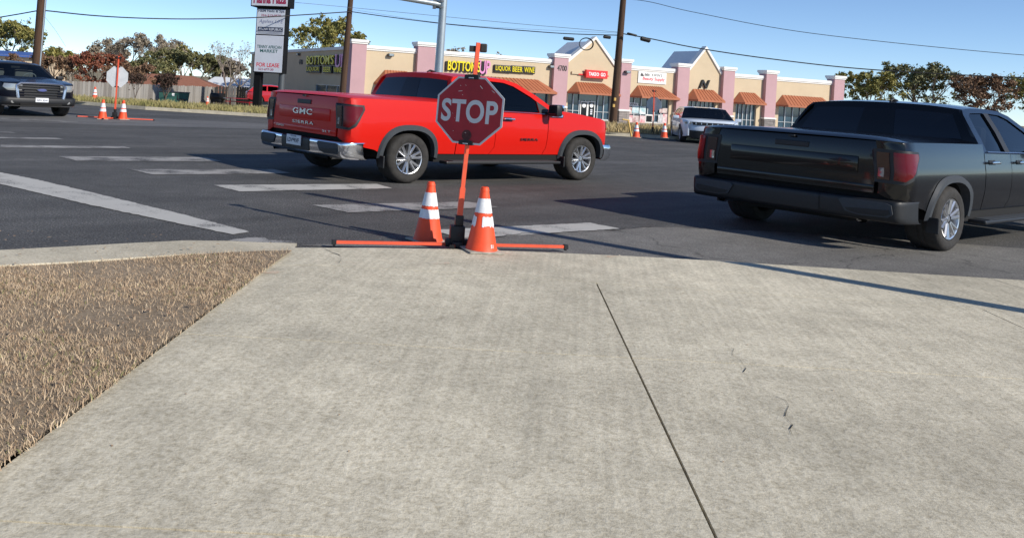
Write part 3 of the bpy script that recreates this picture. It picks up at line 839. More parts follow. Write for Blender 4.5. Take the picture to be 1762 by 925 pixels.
        MB().panel([(2.72, 1.275), (2.72, 1.49), (2.96, 1.34), (2.86, 1.265)], [], ins(-.004), .2, 0).build('quarter_trim', 'plastic_black', root, None, X)
        mb = MB(); mb.tube([(x, sgn * (CY(z) + .006), z) for x, z in [(1.04, 1.280), (1.6, 1.274), (2.3, 1.268), (2.86, 1.255)]], .011, 6); mb.build('window_trim', 'satin_chrome', root, 40, X)
    def CY(z): return .960 - .240 * max(0, (z - 1.24) / .62) ** 1.2
    topline = [(1.04, 1.845), (1.3, 1.872), (1.7, 1.88), (2.15, 1.86), (2.40, 1.80)]
    # roof
    def roof(u, v):
        x = 1.04 + u * (2.40 - 1.04); z = interp(x, topline); t = 2 * v - 1
        return (x - (.03 * (1 - t * t) if u < .02 else 0), t * CY(z), z + .055 * (1 - abs(t) ** 2.6))
    MB().grid(roof, 16, 16).build('roof', paint, root, 60, X)
    def rearwall(u, v, off=0.0):
        t = 2 * v - 1; z0, z1 = 1.375, 1.845 + .055 * (1 - abs(t) ** 2.6)
        z = z0 + u * (z1 - z0); x = .905 + .135 * u ** 1.3 - .05 * (1 - t * t) * (1 - u * .4) - off
        return (x, t * CY(min(z, 1.845)), z)
    MB().grid(rearwall, 8, 16).build('cab_back', paint, root, 60, X)
    MB().grid(lambda u, v: rearwall(.12 + .70 * u, .065 + .87 * v, .008), 5, 14).build('rear_window', rear_glass, root, 60, X)
    mb = MB(); mb.grid(lambda u, v: rearwall(.12 + .70 * u, .40 + .20 * v, .011), 4, 4); mb.build('slider_pane', 'glass_dark' if rear_glass != 'glass_opaque' else 'shop_dark', root, 60, X)
    mb = MB(); mb.rbox(1.015, 1.05, -.24, .24, 1.868, 1.895, .008); mb.build('brake_lamp', 'lamp_dark', root, None, X)
    mb = MB(); mb.tube([(1.40, 0, 1.925), (1.30, 0, 1.955), (1.24, 0, 1.925)], [.03, .02, .012], 6); mb.build('roof_antenna', 'plastic_black', root, None, X)
    def ws_(u, v, off=0.0):
        t = 2 * v - 1; z0, z1 = 1.335, 1.80 + .055 * (1 - abs(t) ** 2.6)
        z = z0 + u * (z1 - z0); x = 3.15 - .75 * u + .14 * (1 - t * t) * (1 - u * .7) + off
        return (x, t * (CY(z0) + (CY(1.80) - CY(z0)) * u), z)
    MB().grid(ws_, 8, 16).build('windscreen', 'glass_clear', root, 60, X)
    mb = MB()
    for a, b, c, d in ((0, 1, 0, .05), (0, 1, .95, 1), (0, .06, .05, .95), (.93, 1, .05, .95)):
        mb.grid(lambda u, v: ws_(a + (b - a) * u, c + (d - c) * v, .004), 8, 8)
    mb.build('windscreen_border', 'plastic_black', root, 60, X)
    # bonnet
    def hood(u, v):
        t = 2 * v - 1; x = 3.13 + u * 1.36 + .13 * (1 - t * t); zz = bz(min(x, 4.55)); w = W(zz) - .015 - (.0 if u < .75 else (u - .75) ** 2 * 2.4)
        dome = .055 * (1 - abs(t) ** 4) * (1 - .5 * u) + .018 * math.exp(-((abs(t) - .55) / .12) ** 2)
        return (x, t * w, zz + dome - .06 * max(0, u - .9) * 10 * .5)
    MB().grid(hood, 16, 24).build('bonnet', paint, root, 60, X)
    mb = MB(); mb.box(3.02, 3.24, -.80, .80, 1.30, 1.335); mb.build('cowl', 'plastic_black', root, None, X)
    # tailgate
    def tg(y, z, inset=0.0):
        return (XR - .006 + inset + (.018 if .95 < z < 1.20 and abs(y) < .60 else 0) * 0 + .02 * max(0, (z - 1.25) / .13) ** 2, y, z)
    gate = MB().panel([(-.735, .74), (.735, .74), (.745, 1.375), (-.745, 1.375)], [], tg, .15, .03).build('tailgate', paint, root, 40, X)
    mb = MB(); mb.rbox(XR - .020, XR + .02, -.60, .60, .965, 1.175, .02); mb.build('gate_panel', paint, gate, 40, X)
    mb = MB(); mb.rbox(XR - .012, XR + .02, -.735, .735, .775, .84, .012); mb.build('gate_crease', paint, gate, 40, X)
    mb = MB(); mb.rbox(XR - .018, XR + .05, -.16, .16, 1.225, 1.30, .012); mb.build('gate_handle', 'plastic_black', gate, None, X)
    mb = MB(); mb.rbox(XR - .03, XR, -.03, .03, 1.35, 1.375, .006); mb.build('camera_pod', 'plastic_black', gate, None, X)
    rt = lambda x: (lambda cy, cz: (lambda a, b, c: (x - c, cy - a, cz + b)))
    if badges:
        mb = MB(); mb.text('GMC', .46, .10, rt(XR - .021)(0, 1.095), .014, .02, 1.1); mb.build('badge', 'satin_chrome', gate, None, X)
        mb = MB(); mb.text('SIERRA', .50, .052, rt(XR - .007)(0, .905), .010, .012, 1.15); mb.build('badge', 'satin_chrome', gate, None, X)
        mb = MB(); mb.text('SIERRA', .20, .030, rt(XR - .013)(.55, .805), .006, .012, 1.1); mb.build('badge', 'satin_chrome', gate, None, X)
        mb = MB(); mb.text('SLT', .18, .034, rt(XR - .013)(-.55, .805), .006, .012, 1.2); mb.build('badge', 'satin_chrome', gate, None, X)
    # bed cover
    def cover(u, v):
        t = 2 * v - 1; x = XR + .01 + u * 1.99
        e = 1 - abs(t) ** 8
        rear = sm(0, .05, u)
        return (x, t * (.945 - .01 * rear), 1.385 + .045 * e * rear + .012 * (1 - t * t))
    cv = MB().grid(cover, 24, 24).build('bed_cover', paint, root, 60, X)
    # rear bumper
    def bump(u, v, off=0.0, prof=((.80, .04), (.795, .012), (.775, .0), (.71, .002), (.64, .006), (.575, .014), (.545, .035), (.53, .08))):
        t = 2 * v - 1; k = u * (len(prof) - 1); i = min(int(k), len(prof) - 2); fr_ = k - i
        z = prof[i][0] + (prof[i + 1][0] - prof[i][0]) * fr_; dx = prof[i][1] + (prof[i + 1][1] - prof[i][1]) * fr_
        a = abs(t)
        if a < .88: y = a / .88 * .93; x = XR - .135 + .05 * (a / .88) ** 2
        else:
            q = (a - .88) / .12 * math.pi / 2; y = .93 + .075 * math.sin(q); x = XR - .085 + .34 * (1 - math.cos(q))
        return (x + dx - off, math.copysign(y, t), z - .13)
    bm_ = MB().grid(bump, 14, 80).build('rear_bumper', bumper if bumper == 'chrome' else 'plastic_black', root, 50, X)
    mb = MB(); mb.grid(lambda u, v: bump(0, v, -.0)[:2] + (.672,) if u < .5 else (XR + .12, bump(0, v)[1] * .98, .672), 1, 50); mb.build('bumper_step', 'plastic_black', bm_, None, X)
    mb = MB(); mb.grid(lambda u, v: bump(.08 + .62 * u, .345 + .31 * v, .008 - .0), 8, 12); mb.build('plate_recess', 'plastic_black', bm_, 60, X)
    for sgn in (-1, 1):
        rr8 = [(.235, .34), (.25, .28), (.41, .28), (.432, .34), (.438, .56), (.42, .66), (.31, .68), (.262, .62)]
        mb = MB(); mb.panel(rr8, [], lambda a, b, i: bump(b, .5 + sgn * a, .014 - i), .03, .012); cst = mb.build('corner_step', 'plastic_grey', bm_, 60, X)
        mb = MB(); mb.panel([(.26, .52), (.425, .46), (.428, .56), (.41, .63), (.315, .65), (.272, .60)], [], lambda a, b, i: bump(b, .5 + sgn * a, .018 - i), .03, .012); mb.build('step_pad', 'plastic_black', cst, 60, X)
    for sgn in (-1, 1):
        mb = MB(); mb.tube([(XR + .25, sgn * .62, .40), (XR - .02, sgn * .66, .40)], [.04, .045], 12, False); mb.build('exhaust_tip', 'chrome', root, 40, X)
    mb = MB(); mb.box(XR - .08, XR + .3, -.09, .09, .40, .50); mb.tube([(-.9, 0, .45), (-.6, 0, .45)], .05, 8); mb.build('hitch', 'under_black', root, None, X)
    px = XR - .165
    if plate:
        mb = MB(); mb.rbox(px, px + .02, -.165, .165, .515, .685, .006); pl = mb.build('licence_plate', 'plate_white', root, None, X)
        mb = MB(); mb.text(plate[0], .14, .026, rt(px - .002)(0, .664), 0, .01); mb.text(plate[1], .27, .072, rt(px - .002)(0, .595), 0, .02); mb.build('plate_lettering', 'plate_ink', pl, None, X)
    # underbody
    mb = MB(); mb.box(-1.0, 4.35, -.50, .50, .34, .66); mb.box(.55, 3.2, -.90, .90, .45, .60); mb.box(-1.02, 4.4, -.50, .50, .6, 1.16); mb.box(.55, 3.2, -.86, .86, .55, 1.0)
    mb.box(-1.03, -.56, -.88, .88, .64, 1.30); mb.box(-.5, .52, -.90, .90, .95, 1.36); mb.box(-1.03, .86, -.88, .88, 1.30, 1.375); mb.box(4.28, 4.5, -.75, .75, .55, 1.08)
    mb.build('chassis', 'under_black', root, None, X)
    mb = MB(); mb.tube([(0, -.86, .40), (0, .86, .40)], .06, 8); mb.lathe([(.001, -.16), (.12, -.12), (.16, 0), (.12, .12), (.001, .16)], 12, Matrix.Translation((0, 0, .40))); mb.build('axle', 'under_black', root, 40, X)
    # cabin
    mb = MB()
    for x, ys in ((1.26, (-.42, .42)), (2.02, (-.40, .40))):
        for y in ys:
            mb.rbox(x, x + .55, y - .27, y + .27, 1.0, 1.14, .05); mb.rbox(x - .10, x + .10, y - .26, y + .26, 1.10, 1.62, .07); mb.rbox(x - .10, x + .02, y - .13, y + .13, 1.62, 1.78, .04)
    mb.build('seats', 'seat_grey', root, 40, X)
    mb = MB(); mb.rbox(2.72, 3.12, -.80, .80, 1.08, 1.30, .06); mb.build('dashboard', 'plastic_black', root, 40, X)
    mb = MB(); fr = Matrix.Translation((2.52, .40, 1.34)) @ Matrix.Rotation(R(-65), 4, 'Y')
    mb.lathe([(.18 + .016 * math.cos(t), .016 * math.sin(t)) for t in [k * math.pi / 3 for k in range(6)]], 20, fr, True); mb.beam(fr @ Vector((-.17, 0, 0)), fr @ Vector((.17, 0, 0)), .03, .02); mb.build('steering_wheel', 'seat_pale', root, 40, X)
    mb = MB(); mb.rbox(2.52, 2.55, -.12, .12, 1.66, 1.74, .01); mb.build('rear_view_mirror', 'plastic_black', root, None, X)
    # wheels
    for x in (0, 3.745):
        for sgn in (-1, 1):
            make_wheel(root, x, sgn * .865, sgn, .42, .275, lambda p, x0=x: (x0 * sx + (p[0] - x0) * (sx * .45 + sz * .55), p[1] * sy, p[2] * sz))
    # front: grille, surround, bumper
    GX = XF + .065
    fx = lambda off: (lambda y, z, inset=0.0: (GX + off - .10 * (y / .62) ** 2 * .62 - inset - .10 * max(0, z - 1.0), y, z))
    gb = .70 if style != 'oval' else .62
    gr = MB().panel([(-.60, gb), (.60, gb), (.64, 1.10), (.52, 1.165), (-.52, 1.165), (-.64, 1.10)], [], fx(-.03), .1, .05).build('grille', 'plastic_black', root, 40, X)
    for z in ((.80, .90, 1.0, 1.085) if style != 'oval' else (.70, .79, .88, .97, 1.06)):
        mb = MB(); mb.tube([fx(-.005)(y, z) for y in np.linspace(-.57, .57, 11)], .012 if style == 'sierra' else .017, 6); mb.build('grille_bar', 'dark_alloy' if style != 'sierra' else 'satin_chrome', gr, 40, X)
    mb = MB(); loop = [(-.585, gb), (-.625, .95), (-.63, 1.09), (-.53, 1.165), (-.3, 1.175), (0, 1.178), (.3, 1.175), (.53, 1.165), (.63, 1.09), (.625, .95), (.585, gb)]
    mb.tube([fx(.01)(y, z) for y, z in loop], .032 if style != 'oval' else .048, 8); mb.build('grille_surround', 'satin_chrome', gr, 40, X)
    mb = MB()
    if style == 'oval':
        mb.lathe([(.001, .03), (.085, .03), (.10, .015), (.10, -.01)], 24, Matrix.Translation((GX + .0, 0, .955)) @ Matrix.Rotation(R(90), 4, 'Y') @ Matrix.Diagonal((.55, 1.25, 1, 1)))
        em = mb.build('emblem', 'chrome', gr, 40, X)
        mb = MB(); mb.lathe([(.001, .034), (.088, .031)], 24, Matrix.Translation((GX + .0, 0, .955)) @ Matrix.Rotation(R(90), 4, 'Y') @ Matrix.Diagonal((.55, 1.25, 1, 1))); mb.build('emblem_field', 'letter_blue', em, None, X)
    else:
        mb.text('GMC', .42, .11, lambda a, b, c: (GX + .01 + c, a, .945 + b), .02, .02, 1.1); mb.build('emblem', 'lamp_red', gr, None, X)
    def fb(u, v):
        prof = ((.70, -.02), (.66, .03), (.58, .04), (.50, .035), (.44, .0), (.38, -.08)); t = 2 * v - 1
        k = u * 5; i = min(int(k), 4); f_ = k - i; z = prof[i][0] + (prof[i + 1][0] - prof[i][0]) * f_; dx = prof[i][1] + (prof[i + 1][1] - prof[i][1]) * f_
        a = abs(t)
        if a < .8: y = a / .8 * .84; x = XF + .07 - .07 * (a / .8) ** 2
        else:
            q = (a - .8) / .2 * math.pi / 2; y = .84 + .165 * math.sin(q); x = XF - .36 * (1 - math.cos(q))
        return (x + dx, math.copysign(y, t), z)
    fbm = MB().grid(fb, 10, 40).build('front_bumper', 'plastic_black' if style == 'oval' else 'chrome', root, 60, X)
    mb = MB(); mb.rbox(XF + .04, XF + .09, -.55, .55, .40, .50, .02); mb.build('air_intake', 'under_black', fbm, None, X)
    if style == 'oval':
        mb = MB(); mb.grid(lambda u, v: tuple(np.array(fb(.88 + .12 * u, .06 + .88 * v)) + np.array((.012, 0, -.006))), 2, 30); mb.build('skid_strip', 'satin_chrome', fbm, 60, X)
        mb = MB(); mb.rbox(XF + .105, XF + .12, -.17, .17, .535, .685, .005); p2 = mb.build('front_plate', 'plate_white', root, None, X)
        mb = MB(); mb.text('GPV 3241', .28, .06, lambda a, b, c: (XF + .1215, a, .60 + b), 0, .02); mb.build('plate_lettering', 'plate_ink', p2, None, X)
        for sgn in (-1, 1):
            mb = MB(); mb.lathe([(.001, .0), (.05, .0), (.06, -.02)], 14, Matrix.Translation((XF + .055, sgn * .72, .53)) @ Matrix.Rotation(R(90), 4, 'Y')); mb.build('fog_lamp', 'lamp_clear', fbm, None, X)
    return root

RS = (1.035, 1.26, 0.905)
pickup('red_pickup', 'bright red crew cab pickup with chrome rear bumper driving past the stop sign', (0.273, 14.24), 0.60, RS, 'red_paint', 'sierra', plate=('TEXAS', 'LDV9RVF'))
pickup('black_pickup', 'glossy black crew cab pickup on the asphalt strip beside the concrete driveway', (6.02, 10.62), 0.62, (1.03, 1.22, 0.86), 'black_paint', 'sierra', badges=False, bumper='plastic_black')
pickup('dark_pickup', 'dark navy pickup with chrome framed grille waiting beside the stop sign stand', (-11.55, 27.75), R(-48), (.95, 1.10, .80), 'navy_paint', 'oval', badges=False, bumper='plastic_black', rear_glass='glass_dark')

def small_car(name, label, cat, P, heading, S, paint, prof, lower, spec):
    """hatch or SUV lofted from a side profile. prof: roof/bonnet line, window outlines in (x,z)"""
    root = thing(name, label, cat, (P[0], P[1], P[2] if len(P) > 2 else 0), heading)
    sx, sy, sz = S
    X = lambda p: (p[0] * sx, p[1] * sy, p[2] * sz)
    x0, x1, wb0, wb1, hw, rw = spec['x0'], spec['x1'], spec['wr'], spec['wf'], spec['hw'], spec['rw']
    belt = spec['belt']
    def Wd(x, z):
        e = 1 - .20 * sm(.0, 1.0, ((x - (x0 + x1) / 2) / ((x1 - x0) / 2)) ** 6)
        return hw * e * (1 - .05 * abs((z - .62) / .5) ** 2)
    def arch(cx, r, n=12): return [(cx + r * math.cos(math.pi * (1 - k / n)), rw + r * math.sin(math.pi * (1 - k / n))) for k in range(n + 1)]
    def bz(x): return interp(x, belt)
    for sgn in (-1, 1):
        out = [(x0, .40), (wb0 - .42, .30)] + arch(wb0, rw + .06)[1:-1] + [(wb0 + .42, .24), (wb1 - .42, .24)] + arch(wb1, rw + .06)[1:-1] + [(wb1 + .42, .28), (x1, .34)]
        out += [(x, bz(x)) for x in np.linspace(x1, x0, 24)]
        MB().panel(out, [], lambda x, z, i=0.0: (x, sgn * (Wd(x, z) - i), z), .12, .03).build('body_side', paint, root, 50, X)
        if spec.get('clad'):
            mb = MB()
            for cx in (wb0, wb1):
                a, b = arch(cx, rw + .04, 16), arch(cx, rw + .12, 16)
                mb.add([p for q, w in zip(a, b) for p in ((q[0], sgn * (Wd(*q) + .02), q[1]), (w[0], sgn * (Wd(*w) + .01), w[1]))], [(2 * k, 2 * k + 1, 2 * k + 3, 2 * k + 2) for k in range(16)])
            mb.build('arch_cladding', 'plastic_black', root, None, X)
        def CY(z): return hw * .93 - .20 * max(0, (z - spec['bz']) / (spec['top'] - spec['bz'])) ** 1.1
        cs = lambda o: (lambda x, z, i=0.0: (x, sgn * (CY(z) - o), z))
        MB().panel(spec['glasshouse'], spec['windows'], cs(0), .15, .02).build('cabin_side', paint, root, 50, X)
        for w in spec['windows']: MB().panel(w, [], cs(.012), .3, 0).build('window', 'glass_dark', root, None, X)
        mb = MB(); mb.rbox(spec['mx'] - .06, spec['mx'] + .06, min(sgn * hw * .98, sgn * (hw + .18)), max(sgn * hw * .98, sgn * (hw + .18)), spec['bz'] + .0, spec['bz'] + .14, .03); mb.build('mirror', paint, root, 40, X)
        for cx in (wb0, wb1): make_wheel(root, cx, sgn * (hw - .115), sgn, rw, .20, X, 5)
        mb = MB(); mb.panel(spec['head'], [], lambda y, z, i=0.0: (x1 + .012 - i - .22 * (y / hw) ** 4, sgn * y, z), .08, .03); hl = mb.build('head_lamp', 'lamp_clear', root, 40, X)
        mb = MB(); mb.rbox(x0 - .02, x0 + .06, min(sgn * hw * .60, sgn * hw * .80), max(sgn * hw * .60, sgn * hw * .80), spec['bz'] - .22, spec['bz'] - .06, .02); mb.build('tail_lamp', 'lamp_red', root, 40, X)
    def CYf(z): return hw * .93 - .20 * max(0, (z - spec['bz']) / (spec['top'] - spec['bz'])) ** 1.1
    rl = spec['roofline']
    def shell(pts):
        def fn(u, v):
            k = u * (len(pts) - 1); i = min(int(k), len(pts) - 2); f_ = k - i
            x = pts[i][0] + (pts[i + 1][0] - pts[i][0]) * f_; z = pts[i][1] + (pts[i + 1][1] - pts[i][1]) * f_
            t = 2 * v - 1; return (x, t * CYf(z), z + .03 * (1 - t ** 4))
        return fn
    MB().grid(shell(spec['roofline']), 18, 12).build('roof', paint, root, 50, X)
    MB().grid(shell(spec['screen']), 6, 12).build('windscreen', 'glass_dark', root, 50, X)
    MB().grid(shell(spec['backlight']), 6, 12).build('rear_window', 'glass_dark', root, 50, X)
    def hood(u, v):
        x = spec['screen'][-1][0] - .12 + u * (x1 - spec['screen'][-1][0] + .12); t = 2 * v - 1
        return (x - (.20 * t ** 4 * u), t * Wd(x, .8) * .985, bz(x) + .05 * (1 - t ** 4) - .10 * max(0, u - .85) / .15)
    MB().grid(hood, 14, 16).build('bonnet', paint, root, 50, X)
    def endcap(x, s_):
        def fn(u, v):
            t = 2 * v - 1; z = .34 + u * (bz(x) - .34 - .03); return (x + s_ * (.03 + .06 * (1 - t * t) - .16 * (t ** 4)) + s_ * .04 * math.sin(u * math.pi), t * Wd(x, z) * .99, z)
        return fn
    MB().grid(endcap(x1, 1), 8, 16).build('front_end', paint, root, 50, X)
    MB().grid(endcap(x0, -1), 8, 16).build('rear_end', paint, root, 50, X)
    mb = MB()
    mb.grid(lambda u, v: tuple(np.array(endcap(x1, 1)(u * .42 - .02, .03 + .94 * v)) + np.array((.015, 0, -.08 * (1 - u)))), 6, 16); mb.build('lower_bumper', 'plastic_black', root, 50, X)
    gz = spec['grille']
    mb = MB(); mb.panel([(-gz[0], gz[1]), (gz[0], gz[1]), (gz[0] * 1.05, gz[2]), (-gz[0] * 1.05, gz[2])], [], lambda y, z, i=0.0: (x1 + .135 - i - .16 * (y / hw) ** 4 - .05 * (y / hw) ** 2, y, z), .1, .05); gr = mb.build('grille', 'plastic_black', root, 40, X)
    for k in range(spec.get('slots', 0)):
        y = -gz[0] * .86 + k * gz[0] * 1.72 / (spec['slots'] - 1)
        mb = MB(); mb.rbox(x1 + .115 - .1 * (y / hw) ** 2, x1 + .148 - .1 * (y / hw) ** 2, y - .018, y + .018, gz[1] + .02, gz[2] - .02, .006); mb.build('grille_slot', 'satin_chrome', gr, None, X)
    mb = MB(); mb.rbox(x1 + .13, x1 + .15, -.17, .17, gz[1] - .22, gz[1] - .09, .004); mb.build('licence_plate', 'plate_white', root, None, X)
    mb = MB(); mb.box(x0 + .1, x1 - .1, -hw * .55, hw * .55, .2, .75); mb.box(wb0 + .45, wb1 - .45, -hw * .9, hw * .9, .24, .7); mb.box(x0 + .25, x1 - .35, -hw * .8, hw * .8, .68, spec['bz'] - .22); mb.build('chassis', 'under_black', root, None, X)
    mb = MB()
    for y in (-.36, .36): mb.rbox(spec['mx'] - .75, spec['mx'] - .55, y - .24, y + .24, .7, 1.3, .05)
    mb.build('seats', 'seat_grey', root, 40, X)
    return root

jeep = dict(x0=-.85, x1=3.42, wr=0, wf=2.64, hw=.93, rw=.355, bz=1.06, top=1.62, mx=2.15, clad=True, slots=7,
            belt=[(-.85, 1.02), (0, 1.06), (2.2, 1.06), (2.6, 1.08), (3.2, 1.03), (3.42, .98)],
            glasshouse=[(-.72, 1.05), (-.55, 1.50), (-.3, 1.59), (.9, 1.62), (1.5, 1.58), (2.35, 1.08), (2.35, 1.05)],
            windows=[[(-.45, 1.14), (-.35, 1.42), (-.1, 1.50), (.55, 1.53), (.55, 1.12)], [(.65, 1.12), (.65, 1.53), (1.35, 1.50), (2.02, 1.12)]],
            roofline=[(-.55, 1.50), (-.3, 1.59), (.2, 1.61), (.9, 1.62), (1.5, 1.58)], screen=[(1.5, 1.58), (2.0, 1.28), (2.42, 1.05)], backlight=[(-.55, 1.50), (-.68, 1.2), (-.74, 1.05)],
            head=[(.62, .84), (.84, .86), (.86, .96), (.60, .97)], grille=(.60, .84, .97))
small_car('white_suv', 'white suv with slotted grille and black lower bumper at the far kerb beside the stand', 'suv', (14.55, 36.1), R(-104), (1.0, 1.12, .84), 'white_paint', None, None, jeep)
hatch = dict(x0=-.75, x1=3.3, wr=0, wf=2.55, hw=.86, rw=.31, bz=.90, top=1.40, mx=1.95,
             belt=[(-.75, .92), (0, .95), (1.8, .90), (2.4, .88), (3.0, .80), (3.3, .68)],
             glasshouse=[(-.70, .90), (-.35, 1.25), (0, 1.36), (.8, 1.40), (1.3, 1.36), (2.15, .90)],
             windows=[[(-.35, .98), (-.1, 1.25), (.5, 1.32), (.5, .96)], [(.58, .96), (.58, 1.32), (1.2, 1.30), (1.85, .96)]],
             roofline=[(-.35, 1.25), (0, 1.36), (.8, 1.40), (1.3, 1.36)], screen=[(1.3, 1.36), (1.8, 1.1), (2.2, .88)], backlight=[(-.35, 1.25), (-.6, 1.02), (-.74, .90)],
             head=[(.50, .60), (.74, .62), (.74, .72), (.50, .70)], grille=(.40, .50, .60))
small_car('red_hatchback', 'small red hatchback parked behind the pylon sign near the picnic table', 'car', (AT(437, 178, 50).x + .2, 50.2, 0), R(8), (.85, .95, .80), 'car_red', None, None, hatch)

# ================================================================== STOP SIGN STANDS AND CONES
OCT = 0.61
def make_stand(name, label, loc, rz, face_turn, lean, front_mat='sign_red', width=1.0, scars=True, dark_back=False, group='portable stop sign stands'):
    root = thing(name, label, 'stop sign', loc, rz, group)
    ln = lambda z: lean * z
    # base box with four leg sockets
    mb = MB(); mb.rbox(-.065, .065, -.055, .055, .03, .205, .008); mb.rbox(-.105, -.055, -.045, .045, .012, .085, .01); mb.rbox(.055, .105, -.045, .045, .012, .085, .01); mb.rbox(-.045, .045, -.105, -.05, .008, .07, .01); mb.rbox(-.045, .045, .05, .11, .012, .07, .01)
    b = mb.build('base', 'stand_black', root, 40)
    mb = MB(); mb.rbox(-.035 + ln(.2), .035 + ln(.3), -.035, .035, .205, .30, .008); mb.build('pole_socket', 'stand_black', b, 40)
    for k, (dx, dy, L0, L1) in enumerate(((-1.0, -.235, .10, 1.16), (1.0, .205, .10, 1.09), (.20, 1.0, .10, .75), (-.35, -1.0, .06, .20))):
        d = Vector((dx, dy, 0)).normalized()
        mb = MB(); mb.beam(d * L0 + Vector((0, 0, .035)), d * (L1 - .035) + Vector((0, 0, .035)), .026, .026); lg = mb.build('leg', 'stand_orange', root)
        mb = MB(); mb.beam(d * (L1 - .036) + Vector((0, 0, .034)), d * L1 + Vector((0, 0, .034)), .040, .040); mb.beam(d * (L1 - .02) + Vector((0, 0, .0)), d * (L1 - .02) + Vector((0, 0, .03)), .03, .02, (1, 0, 0)); mb.build('foot', 'stand_black', lg)
    z0, z1, z2 = .25, .95, 1.875
    mb = MB(); mb.beam((ln(z0), 0, z0), (ln(.55), 0, .55), .048, .048, (0, 1, 0)); mb.beam((ln(.54), 0, .54), (ln(z2), 0, z2), .036, .036, (0, 1, 0)); pole = mb.build('pole', 'stand_orange', root)
    mb = MB(); mb.box(ln(z2) - .075, ln(z2) - .02, .0, .03, z2 - .085, z2 - .03); mb.rbox(ln(z2) + .02, ln(z2) + .085, .0, .04, z2 - .085, z2 - .005, .012); mb.box(ln(z2) - .06, ln(z2) + .06, .02, .035, z2 - .07, z2 - .045); mb.build('flag_holder', 'stand_black', pole)
    # the octagon, turned on the pole
    cz = 1.255; a = OCT / 2; k = a * math.tan(math.pi / 8)
    octo = [(-k, a), (k, a), (a, k), (a, -k), (k, -a), (-k, -a), (-a, -k), (-a, k)]
    c, s_ = math.cos(face_turn), math.sin(face_turn)
    tilt = lean
    def fn(p, q, n_):
        # p across, q up the sign, n_ toward its face
        px = p * width + q * tilt * .8
        return (ln(cz) + px * c - (n_ + .028) * s_ * 1, -px * s_ - (n_ + .028) * c, cz + q - p * 0.0)
    sc = lambda f: [(x * f, y * f) for x, y in octo]
    mb = MB(); mb.prism(octo, 0, .004, fn); pl = mb.build('sign_plate', 'sign_back', root)
    mb = MB(); mb.prism(octo, .0042, .0052, fn); mb.build('border', 'sign_grey', pl)
    mb = MB(); mb.prism(sc(.945), .0054, .0064, fn); mb.build('face', front_mat, pl)
    mb = MB(); mb.text('STOP', OCT * .84, OCT * .345, lambda p, q, n_: fn(p, q - .006, .0070 + n_), .0012, .026, 1.04); mb.build('lettering', 'sign_grey', pl)
    if scars:
        r = random.Random(4); mb = MB()
        for i in range(17):
            p, q = r.uniform(-.24, .24), r.uniform(-.25, .27); L = r.uniform(.002, .005); an = r.uniform(0, 3.14); w = r.uniform(.0015, .003)
            if i in (3, 9, 15): L = .018
            dx, dy = math.cos(an) * L, math.sin(an) * L; ex, ey = -math.sin(an) * w, math.cos(an) * w
            mb.add([fn(p - dx - ex, q - dy - ey, .0086), fn(p + dx - ex, q + dy - ey, .0086), fn(p + dx + ex, q + dy + ey, .0086), fn(p - dx + ex, q - dy + ey, .0086)], [(0, 1, 2, 3)])
        mb.build('scratches', 'scuff', pl)
        mb = MB(); mb.add([fn(.045 * math.cos(t) + .0, -.225 + .045 * math.sin(t) * 1.1, .0082) for t in np.linspace(0, 6.0, 18)], [tuple(range(18))]); mb.build('grime', 'sign_grime', pl)
    for q, w in ((a + .0, .062), (-a + .012, .062)):
        mb = MB()
        for sx_ in (-1, 1): mb.add([], [])
        pts = [(-w, q - .020), (w, q - .020), (w, q + .016), (w * .4, q + .024), (-w * .4, q + .024), (-w, q + .016)]
        mb.prism(pts, -.02, .018, fn); br = mb.build('clamp', 'stand_black', root)
        mb = MB(); mb.prism([(-w * .35, q - .012), (w * .35, q - .012), (w * .35, q - .003), (-w * .35, q - .003)], .0185, .021, fn); mb.build('clamp_bolt', 'sign_grey', br)
    return root
base0 = G(785, 424, DZ - .01)
make_stand('stop_sign_stand', 'scratched red STOP sign on a leaning orange pole at the driveway edge', (base0.x, base0.y, .022), 0.0, R(41), 0.048, width=1.17)
b1 = G(197, 205)
make_stand('stop_sign_stand', 'grey back of a stop sign on an orange pole beside the dark pickup', (b1.x, b1.y, .0), R(180), R(-20), -0.01, width=1.02, scars=False)
b2 = G(1129, 236.5, .0)
make_stand('stop_sign_stand', 'dark grey back of a stop sign on a thin pole by the far kerb', (b2.x, b2.y + .45, .115), R(172), R(28), 0.02, width=1.0, scars=False)

